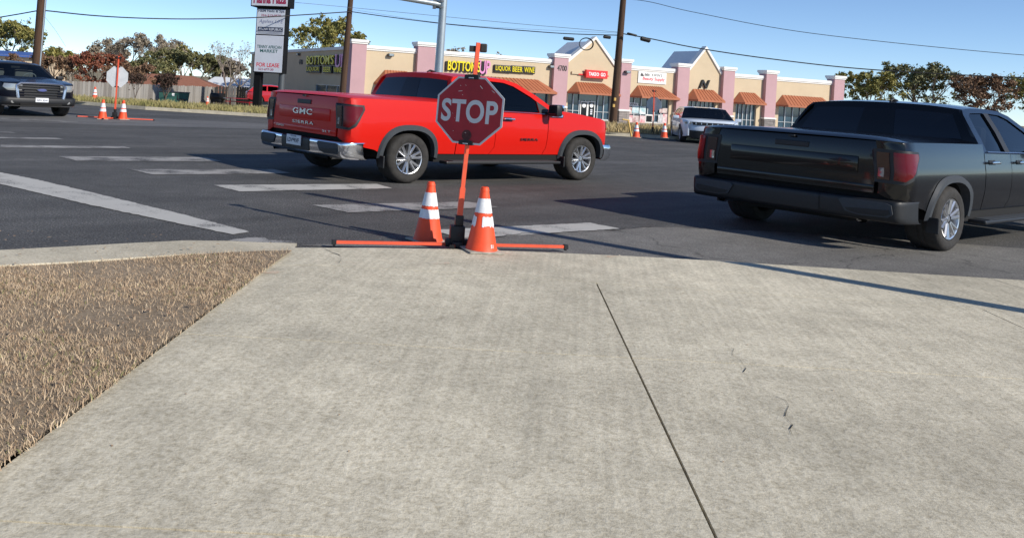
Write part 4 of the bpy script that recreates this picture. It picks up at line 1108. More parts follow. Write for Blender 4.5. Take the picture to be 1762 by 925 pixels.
def make_cone(name, label, loc, rz, scale=1.0, group='orange traffic cones', worn=0, leanx=0.0):
    root = thing(name, label, 'traffic cone', loc, rz, group)
    H, rb, rt_ = .570 * scale, .140 * scale, .030 * scale
    rad = lambda z: rb + (rt_ - rb) * z / H
    mb = MB(); mb.rbox(-.158 * scale, .158 * scale, -.158 * scale, .158 * scale, .0, .016 * scale, .007 * scale); mb.build('base', 'cone_base', root, 40)
    mb = MB(); prof = [(rad(.022) + .006, .0165 * scale), (rad(.05 * scale), .05 * scale)] + [(rad(z), z) for z in np.linspace(.09 * scale, H * .93, 8)] + [(rad(H * .93) + .004, H * .935), (rad(H) + .003, H * .99), (rad(H) * .6, H)]
    mb.lathe(prof, 32, Matrix.Translation((0, 0, 0))); body = mb.build('cone_body', 'cone_orange', root, 40)
    for za, zb, gap in ((.60, .82, 0), (.40, .545, worn)):
        mb = MB(); vs = []; fs = []; n = 48; r = random.Random(int(za * 100) + worn)
        a0 = 0; a1 = 2 * math.pi * (1 - .10 * gap)
        for k in range(n + 1):
            t = a0 + (a1 - a0) * k / n + (-2.0 if gap else 0)
            j = .012 if gap else .003
            e0, e1 = H * za + r.uniform(-j, j) * scale, H * zb + r.uniform(-j, j) * .6 * scale
            for z in (e0, e1): vs.append(((rad(z) + .003) * math.cos(t), (rad(z) + .003) * math.sin(t), z))
        fs = [(2 * k, 2 * k + 2, 2 * k + 3, 2 * k + 1) for k in range(n)]
        mb.add(vs, fs); mb.build('reflective_collar', 'cone_white', body, 60)
    return root
c = G(736, 416); make_cone('traffic_cone', 'orange cone on the asphalt with the sign pole\'s shadow across it', (c.x, c.y, .006), .5)
c = G(828, 431.5, DZ); c2 = make_cone('traffic_cone', 'orange cone with torn white collar on the concrete beside the black sign base', (c.x, c.y, DZ + .002), .2, worn=1)
mb = MB(); r_ = lambda z: .140 + (.030 - .140) * z / .57 + .003
mb.text('S1', .03, .03, lambda a, b, cc: (r_(.06 + b) * math.cos(-1.15 + a / .13), r_(.06 + b) * math.sin(-1.15 + a / .13), .06 + b), 0, .03); mb.build('stencil', 'cone_white', [o for o in c2.children if o.name.startswith('cone_body')][0])
for u, v, lab in ((176, 205.5, 'orange cone between the dark pickup and the grey back of the stop sign'), (211, 206, 'orange cone beside the stop sign back, on the side away from the dark pickup')):
    c = G(u, v); make_cone('traffic_cone', lab, (c.x, c.y, .006), u * .1)
c = G(162.5, 173, .11); make_cone('traffic_cone', 'orange cone standing in the verge grass before the wooden fence', (c.x, c.y, .12), 1.0)
c = G(1099, 237.5, .12); make_cone('traffic_cone', 'orange cone on the far kerb next to the yellow marker stake', (c.x, c.y + .3, .12), 1.0)
c = G(1147.5, 238, .12); make_cone('traffic_cone', 'orange cone between the thin sign pole and the white suv', (c.x, c.y + .3, .12), .3)
# yellow marker stake
p = G(1092, 236, .12); q = AT(1081, 207, p.y + .4)
mb = MB(); mb.tube([(p.x, p.y + .35, .10), (q.x, q.y, q.z)], .032, 8); mb.tube([(q.x - .22, q.y, q.z + .02), (q.x + .05, q.y, q.z - .01)], .030, 8)
tag(mb.build('marker_stake', 'yellow_pvc', None, 40), 'leaning yellow plastic marker stake beside a cone at the far kerb', 'stake')

# pole whose shadow crosses the road, standing further along the pavement
sp = G(1200, 448) - SUN_TRAVEL * 4.2
pole_t = thing('steel_pole', 'plain galvanised steel pole on the pavement beyond the driveway', 'pole', (sp.x, sp.y, .04))
mb = MB(); mb.tube([(0, 0, 0), (0, 0, 5.45)], [.11, .085], 16); mb.build('shaft', 'galv', pole_t, 40)
mb = MB(); mb.lathe([(.001, 5.49), (.06, 5.46), (.06, 5.44)], 16); mb.build('cap', 'galv_dark', pole_t, 40)
mb = MB(); mb.rbox(-.16, .16, -.16, .16, 0, .03, .008); mb.build('base_plate', 'galv_dark', pole_t)

# ================================================================== SHOPPING PLAZA
PHI = R(20)
CO = Vector((0.30, 52.5, 0))
UX = Vector((math.cos(PHI), math.sin(PHI), 0)); UN = Vector((math.sin(PHI), -math.cos(PHI), 0))     # along the front, out of the front
def FP(u, v, off=0.0):
    p = ON(u, v, CO + UN * off, UN); return ((p - CO).dot(UX), p.z)
def SP_(u, v):
    p = ON(u, v, CO, UX); return ((p - CO).dot(-UN), p.z)           # along the side wall, going back
plaza = thing('shopping_plaza', 'tan stucco strip mall with pink columns, gables and terracotta awnings', 'building', CO, PHI)
F = lambda t, z, off=0.0: (t, -off, z)                               # local: x along, -y outward
cols_px = [(604, 629, 70), (717, 747, 75), (951, 975, 94.5), (1066, 1083, 103.5), (1163, 1183, 111)]
cols_t = [(FP(a, v)[0], FP(b, v)[0]) for a, b, v in cols_px]
pitch = cols_t[4][0] - cols_t[3][0]
cols_t += [(cols_t[4][0] + 4.0, cols_t[4][1] + 4.0), (cols_t[4][0] + 7.9, cols_t[4][1] + 7.9), (cols_t[4][0] + 14.5, cols_t[4][1] + 14.5)]
TEND = cols_t[-1][1]
HP = 3.72
hz = [FP(628, 84)[1], FP(850, 98)[1], FP(1120, 119)[1]]
g1 = [FP(975, 109), FP(1024, 68), FP(1057, 115)]
gh = g1[1][1] - g1[0][1]
P1, P2, P3 = FP(670, 83.5)[1], FP(850, 97)[1], FP(1125, 118.5)[1]
HB = g1[0][1]
gt2 = (cols_t[4][1] + .05, (cols_t[4][1] + cols_t[5][0]) / 2, cols_t[5][0] - .05)
wall = [(0, 0), (TEND, 0), (TEND, P3), (cols_t[5][1], P3), (cols_t[5][0], HB), (gt2[2], HB), (gt2[1], g1[1][1]), (gt2[0], HB), (cols_t[4][0], P3), (cols_t[3][1], P3),
        (cols_t[3][0], g1[2][1]), g1[2], g1[1], (g1[0][0], HB), (cols_t[2][0], P2), (cols_t[1][1], P2), (cols_t[1][0], P1), (0, P1)]
def rect(u0, v0, u1, v1):
    a, b = FP(u0, v0), FP(u1, v1); return (a[0], b[0], min(a[1], b[1]), max(a[1], b[1]))
op3 = (FP(976, 190)[0], FP(1050, 190)[0], .02, FP(1010, 158)[1])
op4 = (FP(1080, 200)[0], FP(1150, 200)[0], .02, FP(1110, 165)[1])
op5 = (cols_t[4][1] + .35, cols_t[5][0] - .35, .02, op4[3])
op6 = (cols_t[5][1] + .5, cols_t[6][0] - .5, .02, op4[3])
op7 = (cols_t[6][1] + .6, cols_t[7][0] - .6, .02, op4[3])
op2 = (FP(790, 160)[0], FP(945, 160)[0], .02, FP(930, 157)[1] + .02)
op1 = (FP(645, 155)[0], FP(700, 155)[0], .02, op2[3])
ops = [op1, op2, op3, op4, op5, op6, op7]
RC = lambda o: [(o[0], o[2]), (o[1], o[2]), (o[1], o[3]), (o[0], o[3])]
MB().panel(wall, [RC(o) for o in ops], lambda a, b, i: F(a, b, -i), 2.0, .30).build('front_wall', 'stucco', plaza)
sd_end = SP_(433, 100)[0]
# side wall with a window
w0, w1 = SP_(593, 150)[0], SP_(543, 150)[0]; wz1 = SP_(560, 145.5)[1]
PS = SP_(520, 87)[1]
side_poly = [(0, 0), (sd_end, 0), (sd_end, PS), (0, PS)]
sw = (.9, w1, max(.6, wz1 - 1.1), wz1)
MB().panel(side_poly, [RC(sw)], lambda a, b, i: (-.001 + i, a, b), 2.5, .25).build('side_wall', 'stucco', plaza)
mb = MB(); mb.box(.08, .10, sw[0], sw[1], sw[2], sw[3]); swn = mb.build('window', 'shop_glass', plaza)
mb = MB()
for k in range(4):
    y = sw[0] + (sw[1] - sw[0]) * k / 3; mb.box(.03, .075, y - .03, y + .03, sw[2], sw[3])
mb.box(.03, .075, sw[0], sw[1], sw[3] - .05, sw[3]); mb.box(-.03, .075, sw[0], sw[1], sw[2] - .04, sw[2] + .02); mb.build('frame', 'mullion', swn)
# roof, back walls
mb = MB(); mb.box(.3, TEND - .2, .35, sd_end - .2, 3.0, 3.1); mb.build('flat_roof', 'roof_white', plaza)
mb = MB(); mb.box(.3, TEND, sd_end - .2, sd_end, 0, 3.4); mb.box(TEND - .25, TEND - .001, .3, sd_end - .2, 0, 3.5); mb.build('rear_walls', 'stucco', plaza)
# gable roofs run back behind the gables
for (a, b, c_, zb, zt) in ((g1[0][0], g1[1][0], g1[2][0], HB, g1[1][1]), (gt2[0], gt2[1], gt2[2], HB, g1[1][1])):
    mb = MB(); mb.add([(a, .3, zb - .12), (b, .3, zt - .12), (c_, .3, zb - .12), (a, 3.2, zb - .12), (b, 3.2, zt - .12), (c_, 3.2, zb - .12)], [(0, 1, 4, 3), (1, 2, 5, 4), (3, 4, 5)]); mb.build('gable_roof', 'roof_white', plaza)
    mb = MB()
    for (p, q) in (((a, zb), (b, zt)), ((c_, zb), (b, zt))):
        mb.prism([p, q, (q[0], q[1] + .20), (p[0] + (-.10 if p[0] < q[0] else .10), p[1] + .16)], -.34, .10, lambda s, z, o: F(s, z, o))
    mb.build('gable_trim', 'trim_white', plaza)
# copings
def coping(t0, t1, z, nm='coping'):
    mb = MB(); mb.box(t0, t1, -.10, .40, z - .10, z + .10); mb.box(t0, t1, -.05, -.001, z - .20, z - .10); return mb.build(nm, 'trim_white', plaza)
coping(cols_t[0][1], cols_t[1][0], P1); coping(cols_t[1][1], cols_t[2][0], P2); coping(cols_t[2][1] - .02, g1[0][0], HB - .02); coping(cols_t[3][1], cols_t[4][0], P3)
coping(cols_t[5][1], cols_t[6][0], P3); coping(cols_t[6][1], cols_t[7][0], P3)
mb = MB(); mb.box(-.10, .40, .42, sd_end + .08, PS - .10, PS + .10); mb.build('coping', 'trim_white', plaza)
mb = MB(); mb.box(-.05, -.002, .3, sd_end, 0.0, .18); mb.build('plinth', 'trim_white', plaza)
# columns
for i, (a, b) in enumerate(cols_t):
    zt = FP(*[(616, 70), (731, 75), (963, 94.5), (1074, 103.5), (1173, 111), (1173, 111), (1173, 111), (1173, 111)][i])[1]
    pr = .28
    dp = 0.42 if i else (b - a)
    mb = MB(); mb.box(a, b, -pr, dp, .82, zt - .1); cm = mb.build('column', 'pink_stucco', plaza)
    mb = MB(); mb.box(a - .10, b + .10, -pr - .10, dp + .10, zt - .10, zt + .06); mb.box(a - .05, b + .05, -pr - .05, dp + .05, zt - .2, zt - .10); mb.build('capital', 'trim_white', cm)
    mb = MB(); mb.box(a - .07, b + .07, -pr - .07, dp, .75, .86); mb.build('band', 'trim_white', cm)
    r = random.Random(i)
    mb = MB(); mb.box(a - .01, b + .01, -pr - .01, dp, 0, .75); st = mb.build('stone_base', 'stone', cm)
    if i > 1:
        mb = MB(); z = 0.02
        while z < .72:
            h = r.uniform(.12, .2); x = a - .02
            while x < b:
                w = r.uniform(.2, .4); mb.rbox(x + .01, min(x + w, b + .02) - .01 + .02, -pr - .035 - r.uniform(0, .02), -pr + .01, z, min(z + h, .75) - .015, .012); x += w
            z += h
        mb.build('stone_facing', 'stone_b' if i % 2 else 'stone', cm)
# storefronts
def storefront(o, n, door=None):
    t0, t1, z0, z1 = o
    mb = MB(); mb.box(t0, t1, .16, .18, z0, z1); gl = mb.build('shop_window', 'shop_glass', plaza)
    mb = MB()
    for k in range(n + 1):
        t = t0 + (t1 - t0) * k / n; mb.box(max(t0, t - .03), min(t1, t + .03), .09, .155, z0, z1)
    mb.box(t0, t1, .095, .15, z0, z0 + .10); mb.box(t0, t1, .095, .15, z1 - .06, z1); mb.box(t0, t1, .10, .148, z0 + (z1 - z0) * .30, z0 + (z1 - z0) * .30 + .035)
    mb.build('mullions', 'mullion', gl)
    return gl
g2_ = storefront(op2, 7); g3_ = storefront(op3, 7); g4_ = storefront(op4, 6); storefront(op5, 6); storefront(op6, 5); storefront(op7, 6); storefront(op1, 3)
# double door with round stickers
def door_leaf(u0, u1, v0, m, parent):
    a, b = FP(u0, 200)[0], FP(u1, 200)[0]; zt = FP((u0 + u1) / 2, v0)[1]
    mb = MB(); mb.box(a, b, .06, .088, .03, zt); d = mb.build('door', 'trim_white', plaza)
    mb = MB(); mb.box(a + .07, b - .07, .052, .0595, .12, zt - .07); mb.build('pane', 'shop_dark', d)
    return a, b, zt, d
for u0, u1 in ((998.5, 1011), (1011.3, 1024)):
    a, b, zt, d = door_leaf(u0, u1, 174.5, 'm', plaza)
    mb = MB(); mb.lathe([(.001, 0), (.145, 0), (.145, -.004)], 20, Matrix.Translation(((a + b) / 2, .050, zt - .28)) @ Matrix.Rotation(R(90), 4, 'X')); mb.build('sticker', 'letter_white', d)
    if u0 > 1005:
        mb = MB()
        for k in range(3): mb.box((a + b) / 2 - .08, (a + b) / 2 + .08, .046, .051, zt - .62 - k * .13, zt - .53 - k * .13)
        mb.build('notice', 'plate_white', d)
mb = MB(); t = (FP(998, 165)[0], FP(1025, 165)[0]); mb.box(t[0], t[1], .08, .156, FP(1011, 173)[1], FP(1011, 160)[1]); mb.build('transom', 'shop_glass', plaza)
# posters in the beauty shop window
r = random.Random(3)
pm = [mat('poster%d' % i, c, 0.6, col2=c2, vscale=3.0) for i, (c, c2) in enumerate([((.75, .70, .66), (.30, .12, .12)), ((.20, .45, .50), (.75, .78, .78)), ((.55, .12, .16), (.75, .72, .70)), ((.70, .70, .70), (.25, .22, .24)), ((.18, .30, .16), (.5, .5, .3))])]
for u0, v0, u1, v1, k in ((1081, 184, 1088, 197, 0), (1089.5, 181, 1100, 195, 1), (1102, 183, 1112, 197, 1), (1082, 198, 1089, 211, 2), (1090, 199, 1100, 212, 0), (1102, 199, 1111, 212, 2), (1142, 196, 1149, 212, 2), (1136, 186, 1149, 195, 0), (1134, 197, 1141, 212, 3)):
    a, b, c_, d = rect(u0, v0, u1, v1); mb = MB(); mb.box(a, b, .07, .085, c_, d); mb.build('poster', pm[k], g4_)
a, b, c_, d = rect(1081, 176.5, 1099, 183); mb = MB(); mb.box(a, b, .06, .068, c_, d); po = mb.build('window_banner', 'banner_white', g4_)
mb = MB(); mb.text('NEW', (b - a) * .8, (d - c_) * .6, lambda p, q, n_: F((a + b) / 2 + p, (c_ + d) / 2 + q, -.058), 0, .03); mb.build('banner_text', 'letter_black', po)
a, b, c_, d = rect(1112, 197, 1123.5, 213); mb = MB(); mb.box(a, b, .06, .087, .03, d); d4 = mb.build('door', 'trim_white', plaza); mb = MB(); mb.box(a + .06, b - .06, .050, .0595, .1, d - .08); mb.build('pane', 'shop_dark', d4)
a, b, c_, d = rect(1083, 167, 1148, 171); mb = MB(); mb.box(a, b, .07, .085, c_, d); mb.build('window_strip', pm[4], g4_)

# awnings
def awning(ptl, ptr, pbl, pbr, prj, parent=plaza):
    (a, za), (b, _), (c_, zc), (d, _) = ptl, ptr, pbl, pbr
    mb = MB()
    vs = [F(a, za, .03), F(b, za, .03), F(d, zc, .03), F(c_, zc, .03), F(c_ + (a - c_) * .55, zc - .0, prj), F(d - (d - b) * .55, zc, prj)]
    vs2 = [(x, y, z - .12) for x, y, z in vs[2:]]
    vs += vs2
    mb.add(vs, [(0, 1, 5, 4), (0, 4, 3), (1, 2, 5), (4, 5, 9, 8), (3, 4, 8, 7), (5, 2, 6, 9), (6, 7, 8, 9)])
    aw = mb.build('awning', 'awning', parent)
    n = max(4, int((d - c_) / .35)); mb = MB()
    for k in range(1, n):
        s = k / n; p = Vector(F(a + (b - a) * s, za, .035)); x4 = c_ + (a - c_) * .55; x5 = d - (d - b) * .55
        q = Vector(F(x4 + (x5 - x4) * s, zc, prj)); mb.beam(p, q, .03, .05)
    mb.build('seams', 'awning', aw)
    return aw
def AW(tl, tr, bl, br, prj=.9): return awning(FP(*tl), FP(*tr), FP(*bl), FP(*br), prj)
AW((662, 120.5), (700, 123), (643, 142), (722, 148))
AW((762, 126.5), (925, 137.5), (742, 146), (961, 158))
AW((991, 141), (1039, 143.5), (976, 157.5), (1069, 164))
AW((1097, 147), (1139, 149), (1083, 164.5), (1171, 169.5))
za4, zc4 = FP(1118, 148)[1], FP(1127, 167)[1]
for o in (op5, op6, op7): awning((o[0] + .25, za4), (o[1] - .25, za4), (o[0] - .4, zc4), (o[1] + .4, zc4), .9)
# wall lamps
def wall_lamp(t, z, off=0.0, side=False):
    mb = MB()
    if side: mb.rbox(-.22, -.002, t - .16, t + .16, z - .09, z + .09, .03)
    else: mb.rbox(t - .18, t + .18, -off - .26, -off - .002, z - .09, z + .09, .04)
    lm = mb.build('wall_lamp', 'galv_dark', plaza)
    mb = MB()
    if side: mb.box(-.225, -.221, t - .12, t + .12, z - .05, z + .04)
    else: mb.box(t - .13, t + .13, -off - .266, -off - .2605, z - .05, z + .05)
    mb.build('lens', 'lamp_clear', lm)
for u, v, o in ((671, 95, 0), (947, 115, 0), (1073, 124, .28)):
    t, z = FP(u, v); wall_lamp(t, z, o)
t, z = SP_(516, 94); wall_lamp(t, z, 0, True)
# house numbers
t, z = FP(963, 117.5); mb = MB(); mb.text('4700', .72, .36, lambda p, q, n_: F(t + p, z + q, .285 + n_), .02, .01); mb.build('house_number', 'letter_dark', plaza)
t, z = SP_(518, 107); mb = MB(); mb.text('4700', 1.0, .36, lambda p, q, n_: (-.006 - n_, t - p, z + q), .02, .01); mb.build('house_number', 'letter_dark', plaza)

# signs on the fronts
def letters(name, label, items, fn, backs):
    root = thing(name, label, 'shop sign', CO, PHI)
    for (st, w, h, ct, cz_, m, bold, sp_) in items:
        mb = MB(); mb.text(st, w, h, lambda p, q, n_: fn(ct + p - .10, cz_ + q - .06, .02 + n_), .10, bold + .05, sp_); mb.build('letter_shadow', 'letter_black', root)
        mb = MB(); mb.text(st, w, h, lambda p, q, n_: fn(ct + p, cz_ + q, .125 + n_), .05, bold, sp_); mb.build('lettering', m, root)
    for (t0, t1, z0, z1) in backs:
        mb = MB(); mb.rbox(t0, t1, -.14, -.01, z0, z1, .03)
        mb.v = [fn(p[0], p[2], -p[1]) for p in mb.v]
        mb.build('backing', 'letter_black', root)
    return root
def span(u0, v0, u1, v1):
    a, b, c_, d = rect(u0, v0, u1, v1); return (b - a, d - c_, (a + b) / 2, (c_ + d) / 2)
ff = lambda t, z, n_: F(t, z, n_)
sA = span(769, 105.5, 824, 122.5); sB = span(824, 104, 841, 126); sC = [span(851, 113, 876, 124), span(880, 114.2, 896.5, 125), span(900, 115, 917, 126.2)]
its = [("BOTTOM'S", sA[0], .64, sA[2], FP(797, 114)[1], 'letter_yellow', .02, 1.0), ('UP', sB[0], .86, sB[2], FP(833, 116)[1], 'letter_pink', .015, .95)]
letters('shop_sign', "yellow BOTTOM'S and pink UP letters on the sunlit shop front", its, ff, [])
its = [(st, s[0], .36, s[2], FP(uu, vv)[1], 'letter_yellow', .02, 1.0) for st, s, uu, vv in (('LIQUOR', sC[0], 863, 118.6), ('BEER', sC[1], 888, 119.6), ('WINE', sC[2], 908, 120.6))]
bk = [(s[2] - s[0] / 2 - .08, s[2] + s[0] / 2 + .08, z - .24, z + .24) for s, z in zip(sC, [i[4] for i in its])]
lq = letters('shop_sign', 'LIQUOR BEER WINE in yellow on black beside the pink UP on the sunny front', [], ff, bk)
for (st, w, h, ct, cz_, m, bo, sp_) in its:
    mb = MB(); mb.text(st, w, .34, lambda p, q, n_: F(ct + p, cz_ + q, .145 + n_), .03, .012, 1.05); mb.build('lettering', m, lq)
# the same pair on the shaded side wall
fs_ = lambda t, z, n_: (-n_, t, z)
def sspan(u0, u1, v): a, b = SP_(u0, v)[0], SP_(u1, v)[0]; return (abs(a - b), (a + b) / 2)
root = thing('shop_sign', "BOTTOM'S UP letters on the shaded side wall behind the utility pole", 'shop sign', CO, PHI)
for st, u0, u1, v, h, m in (("BOTTOM'S", 531, 578, 103.5, .62, 'letter_yellow'), ('UP', 581, 598, 105, .85, 'letter_pink')):
    w, ct = sspan(u0, u1, v); z = SP_((u0 + u1) / 2, v)[1]
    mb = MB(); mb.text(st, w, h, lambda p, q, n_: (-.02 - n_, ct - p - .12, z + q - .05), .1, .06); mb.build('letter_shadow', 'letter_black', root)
    mb = MB(); mb.text(st, w, h, lambda p, q, n_: (-.125 - n_, ct - p, z + q), .05, .012); mb.build('lettering', m, root)
root = thing('shop_sign', 'dim LIQUOR BEER WINE letters on the shaded side wall behind the utility pole', 'shop sign', CO, PHI)
for st, u0, u1, v in (('LIQUOR', 531, 553, 119.5), ('BEER', 560, 573, 120), ('WINE', 578, 592, 120.5)):
    w, ct = sspan(u0, u1, v); z = SP_((u0 + u1) / 2, v)[1]
    mb = MB(); mb.box(-.14, -.01, ct - w / 2 - .1, ct + w / 2 + .1, z - .24, z + .24); mb.build('backing', 'letter_black', root)
    mb = MB(); mb.text(st, w, .34, lambda p, q, n_: (-.145 - n_, ct - p, z + q), .03, .012, 1.05); mb.build('lettering', 'letter_yellow', root)
# red box sign
a, b, c_, d = rect(1004, 121, 1040, 134.5)
zc_ = FP(1022, 128)[1]; hh = .27
root = thing('shop_sign', 'red box sign with white lettering under the pointed gable', 'shop sign', CO, PHI)
mb = MB(); mb.rbox(a, b, -.34, -.12, zc_ - hh, zc_ + hh, .02); mb.box(a - .42, b + .25, -.12, -.02, zc_ - .11, zc_ - .03); mb.build('box', 'sign_box_red', root)
mb = MB(); mb.text('TAKE', (b - a) * .34, .24, lambda p, q, n_: F((a * .72 + b * .28) + p, zc_ + q, .345 + n_), .01, .03); mb.text('GO', (b - a) * .22, .24, lambda p, q, n_: F((a * .22 + b * .78) + p, zc_ + q, .345 + n_), .01, .03); mb.build('lettering', 'letter_white', root)
mb = MB(); mb.lathe([(.06, 0), (.085, .004), (.11, 0)], 18, Matrix.Translation(((a * .47 + b * .53), -.345, zc_)) @ Matrix.Rotation(R(90), 4, 'X')); mb.build('ring', 'letter_white', root)
mb = MB(); mb.box(a - .95, a - .1, -.10, -.02, zc_ - .08, zc_ + .09); mb.build('conduit_box', 'stucco', root)
# white banner
a, b, c_, d = rect(1098, 124, 1145, 144)
c_ = FP(1121, 144)[1]; d = FP(1121, 124)[1]
root = thing('shop_banner', "white banner reading KWEN'S Beauty Supply above the shop window full of posters", 'banner', CO, PHI)
mb = MB(); mb.box(a, b, -.06, -.02, c_, d); mb.build('sheet', 'banner_white', root)
W_, H_ = b - a, d - c_
mb = MB(); mb.text("KWEN'S", W_ * .36, H_ * .22, lambda p, q, n_: F(a + W_ * .66 + p, c_ + H_ * .74 + q, .064), 0, .01, 1.2); mb.build('lettering', 'letter_black', root)
mb = MB(); mb.text('Beauty Supply', W_ * .80, H_ * .36, lambda p, q, n_: F(a + W_ * .55 + p, c_ + H_ * .36 + q, .064), 0, .02, 1.0, .15); mb.build('lettering', 'letter_red', root)
mb = MB(); mb.add([F(a + W_ * x, c_ + H_ * y, .064) for x, y in ((.06, .62), (.11, .90), (.15, .76), (.19, .66), (.20, .60), (.12, .56))], [(0, 1, 2, 3, 4, 5)])
for k in range(4): mb.box(a + W_ * (.22 + .045 * k), a + W_ * (.25 + .045 * k), -.065, -.063, c_ + H_ * .62, c_ + H_ * (.84 - .03 * (k % 2)))
mb.build('silhouettes', 'letter_dark', root)
# cursive black sign on the next front
root = thing('shop_sign', 'black cursive letters below the second pointed gable', 'shop sign', CO, PHI)
zc2 = FP(1195, 144)[1]
t = (gt2[0] + gt2[2]) / 2
mb = MB(); mb.text('N', .9, .62, lambda p, q, n_: F(t + p, zc2 + q, .03 + n_), .12, .01, 1.0, .35); mb.build('lettering', 'letter_black', root)

# ================================================================== PYLON SIGN
pb = AT(462, 182, 47.0); pb.z = 0
PR = R(-16)
pylon = thing('pylon_sign', 'tall black pylon sign with white tenant panels beside the plaza', 'sign', pb, PR)
sN = 47.0 / FOC                      # metres per picture unit at the sign
pw = Vector((math.cos(PR), math.sin(PR), 0)); pn = Vector((math.sin(PR), -math.cos(PR), 0))
def PP(u, v):
    p = ON(u, v, pb + pn * .33, pn); return ((p - pb).dot(pw), p.z)
def prect(pts): 
    q = [PP(u, v) for u, v in pts]; return q
xL = PP(440, 70)[0]; xR = PP(488, 70)[0]
zb_, zm, zt_, zc0, zc1 = PP(459, 124)[1], PP(463, 60.5)[1], PP(467, 15)[1], PP(465, 12.5)[1], PP(465, -14)[1]
mb = MB(); mb.box(xL - .04, xR + .04, -.32, .32, zb_ - .06, zc0); mb.build('cabinet', 'pylon_black', pylon)
mb = MB(); mb.box(xL - .02, xL + .34, -.22, .22, -.05, zb_ - .06); mb.build('post', 'pylon_black', pylon)
mb = MB(); mb.tube([(xR - .1, 0, -.05), (xR - .1, 0, zb_ - .06)], .17, 14); mb.build('post', 'galv_dark', pylon, 40)
xcl, xcr = PP(434, 8)[0], PP(497, 8)[0]
mb = MB(); mb.rbox(xcl - .04, xcr + .04, -.46, .46, zc0 + .0, zc1, .03); head = mb.build('header_box', 'pylon_black', pylon)
mb = MB(); mb.box(xcl + .02, xcr - .02, -.475, -.462, zc0 + .05, zc1 - .05); hp = mb.build('header_panel', 'panel_white', head)
def ptext(st, x0, x1, zc_, h, m, parent, off=.335, **k):
    mb = MB(); mb.text(st, x1 - x0, h, lambda p, q, n_: ((x0 + x1) / 2 + p, -off, zc_ + q), 0, k.get('bold', .02), k.get('sp', 1.0), k.get('shear', 0)); return mb.build('lettering', m, parent)
ptext('Hanna Plaza', PP(438, 5)[0], PP(494, 5)[0], PP(465, -1)[1], .52, 'letter_maroon', hp, .479, bold=.04)
def ppanel(z0, z1):
    mb = MB(); mb.box(xL, xR, -.333, -.322, z0, z1); return mb.build('tenant_panel', 'panel_white', pylon)
p_up = ppanel(zm + .03, zt_ - .05); p_lo = ppanel(zb_, zm - .03)
wd = xR - xL
ptext('H&M Nails & Spa', xL + wd * .03, xL + wd * .97, PP(466, 20)[1], .17, 'letter_navy', p_up)
ptext('254-213-0575', xL + wd * .14, xL + wd * .86, PP(466, 27)[1], .11, 'letter_maroon', p_up)
ptext('Ageless LIFE', xL + wd * .08, xL + wd * .95, PP(465, 38)[1], .24, 'letter_blue', p_up, bold=-.005, shear=.3)
mb = MB(); mb.box(xL + wd * .05, xL + wd * .95, -.337, -.334, PP(464, 54.5)[1], PP(464, 47)[1]); bx = mb.build('name_bar', 'letter_navy', p_up)
ptext('BROW REPUBLIC', xL + wd * .09, xL + wd * .92, PP(464, 50.7)[1], .13, 'panel_white', p_up, .3385)
for v in (56, 58): 
    mb = MB(); mb.box(xL + wd * .05, xL + wd * .95, -.337, -.334, PP(464, v)[1] - .012, PP(464, v)[1] + .012); mb.build('rule', 'letter_navy', p_up)
ptext('TENNY AFRICAN', xL + wd * .06, xL + wd * .94, PP(462, 81)[1], .17, 'letter_green', p_lo)
ptext('MARKET', xL + wd * .18, xL + wd * .82, PP(461, 88)[1], .17, 'letter_green', p_lo)
ptext('FOR LEASE', xL + wd * .08, xL + wd * .90, PP(459, 112)[1], .22, 'letter_red', p_lo)
ptext('521-697-30', xL + wd * .16, xL + wd * .70, PP(458, 119.6)[1], .12, 'letter_maroon', p_lo)

# ================================================================== POLES AND WIRES
def upole(label, u_top, u_base, depth, r0, r1, extra=None, zb=0.0, group='wooden utility poles'):
    b = AT(u_base[0], u_base[1], depth); b.z = zb; t = AT(u_top, -60, depth)
    root = thing('utility_pole', label, 'utility pole', b, 0, group)
    mb = MB(); mb.tube([Vector((0, 0, -.1))] + [(t - b) * k for k in (.25, .5, .75, 1.0)], [r0, r0 + (r1 - r0) * .25, r0 + (r1 - r0) * .5, r0 + (r1 - r0) * .75, r1], 14); mb.build('shaft', 'wood_pole', root, 40)
    return root, b, t
lp, lpb, lpt = upole('dark wooden utility pole with grey conduit behind the dark pickup', 77, (60, 140), 38.5, .205, .19)
mb = MB(); d_ = (lpt - lpb); mb.tube([Vector((.20, -.10, .5)), Vector((.20, -.10, .5)) + d_ * .75], .035, 8); mb.build('conduit', 'galv', lp, 40)
mp_, mpb, mpt = upole('brown wooden utility pole standing before the shaded side wall', 608.5, (588.5, 165), 47.5, .19, .135)
rp, rpb, rpt = upole('brown wooden utility pole rising from the dry grass by the shops', 1077.5, (1054.5, 208), 46.0, .20, .14, zb=.1)
for k, (u, v) in enumerate(((1058, 171), (1056, 182))):
    p = AT(u, v, 45.8) - rpb; mb = MB(); mb.rbox(p.x - .05, p.x + .05, p.y - .06, p.y + .06, p.z - .08, p.z + .08, .01); mb.build('pole_tag', 'yellow_pvc', rp)
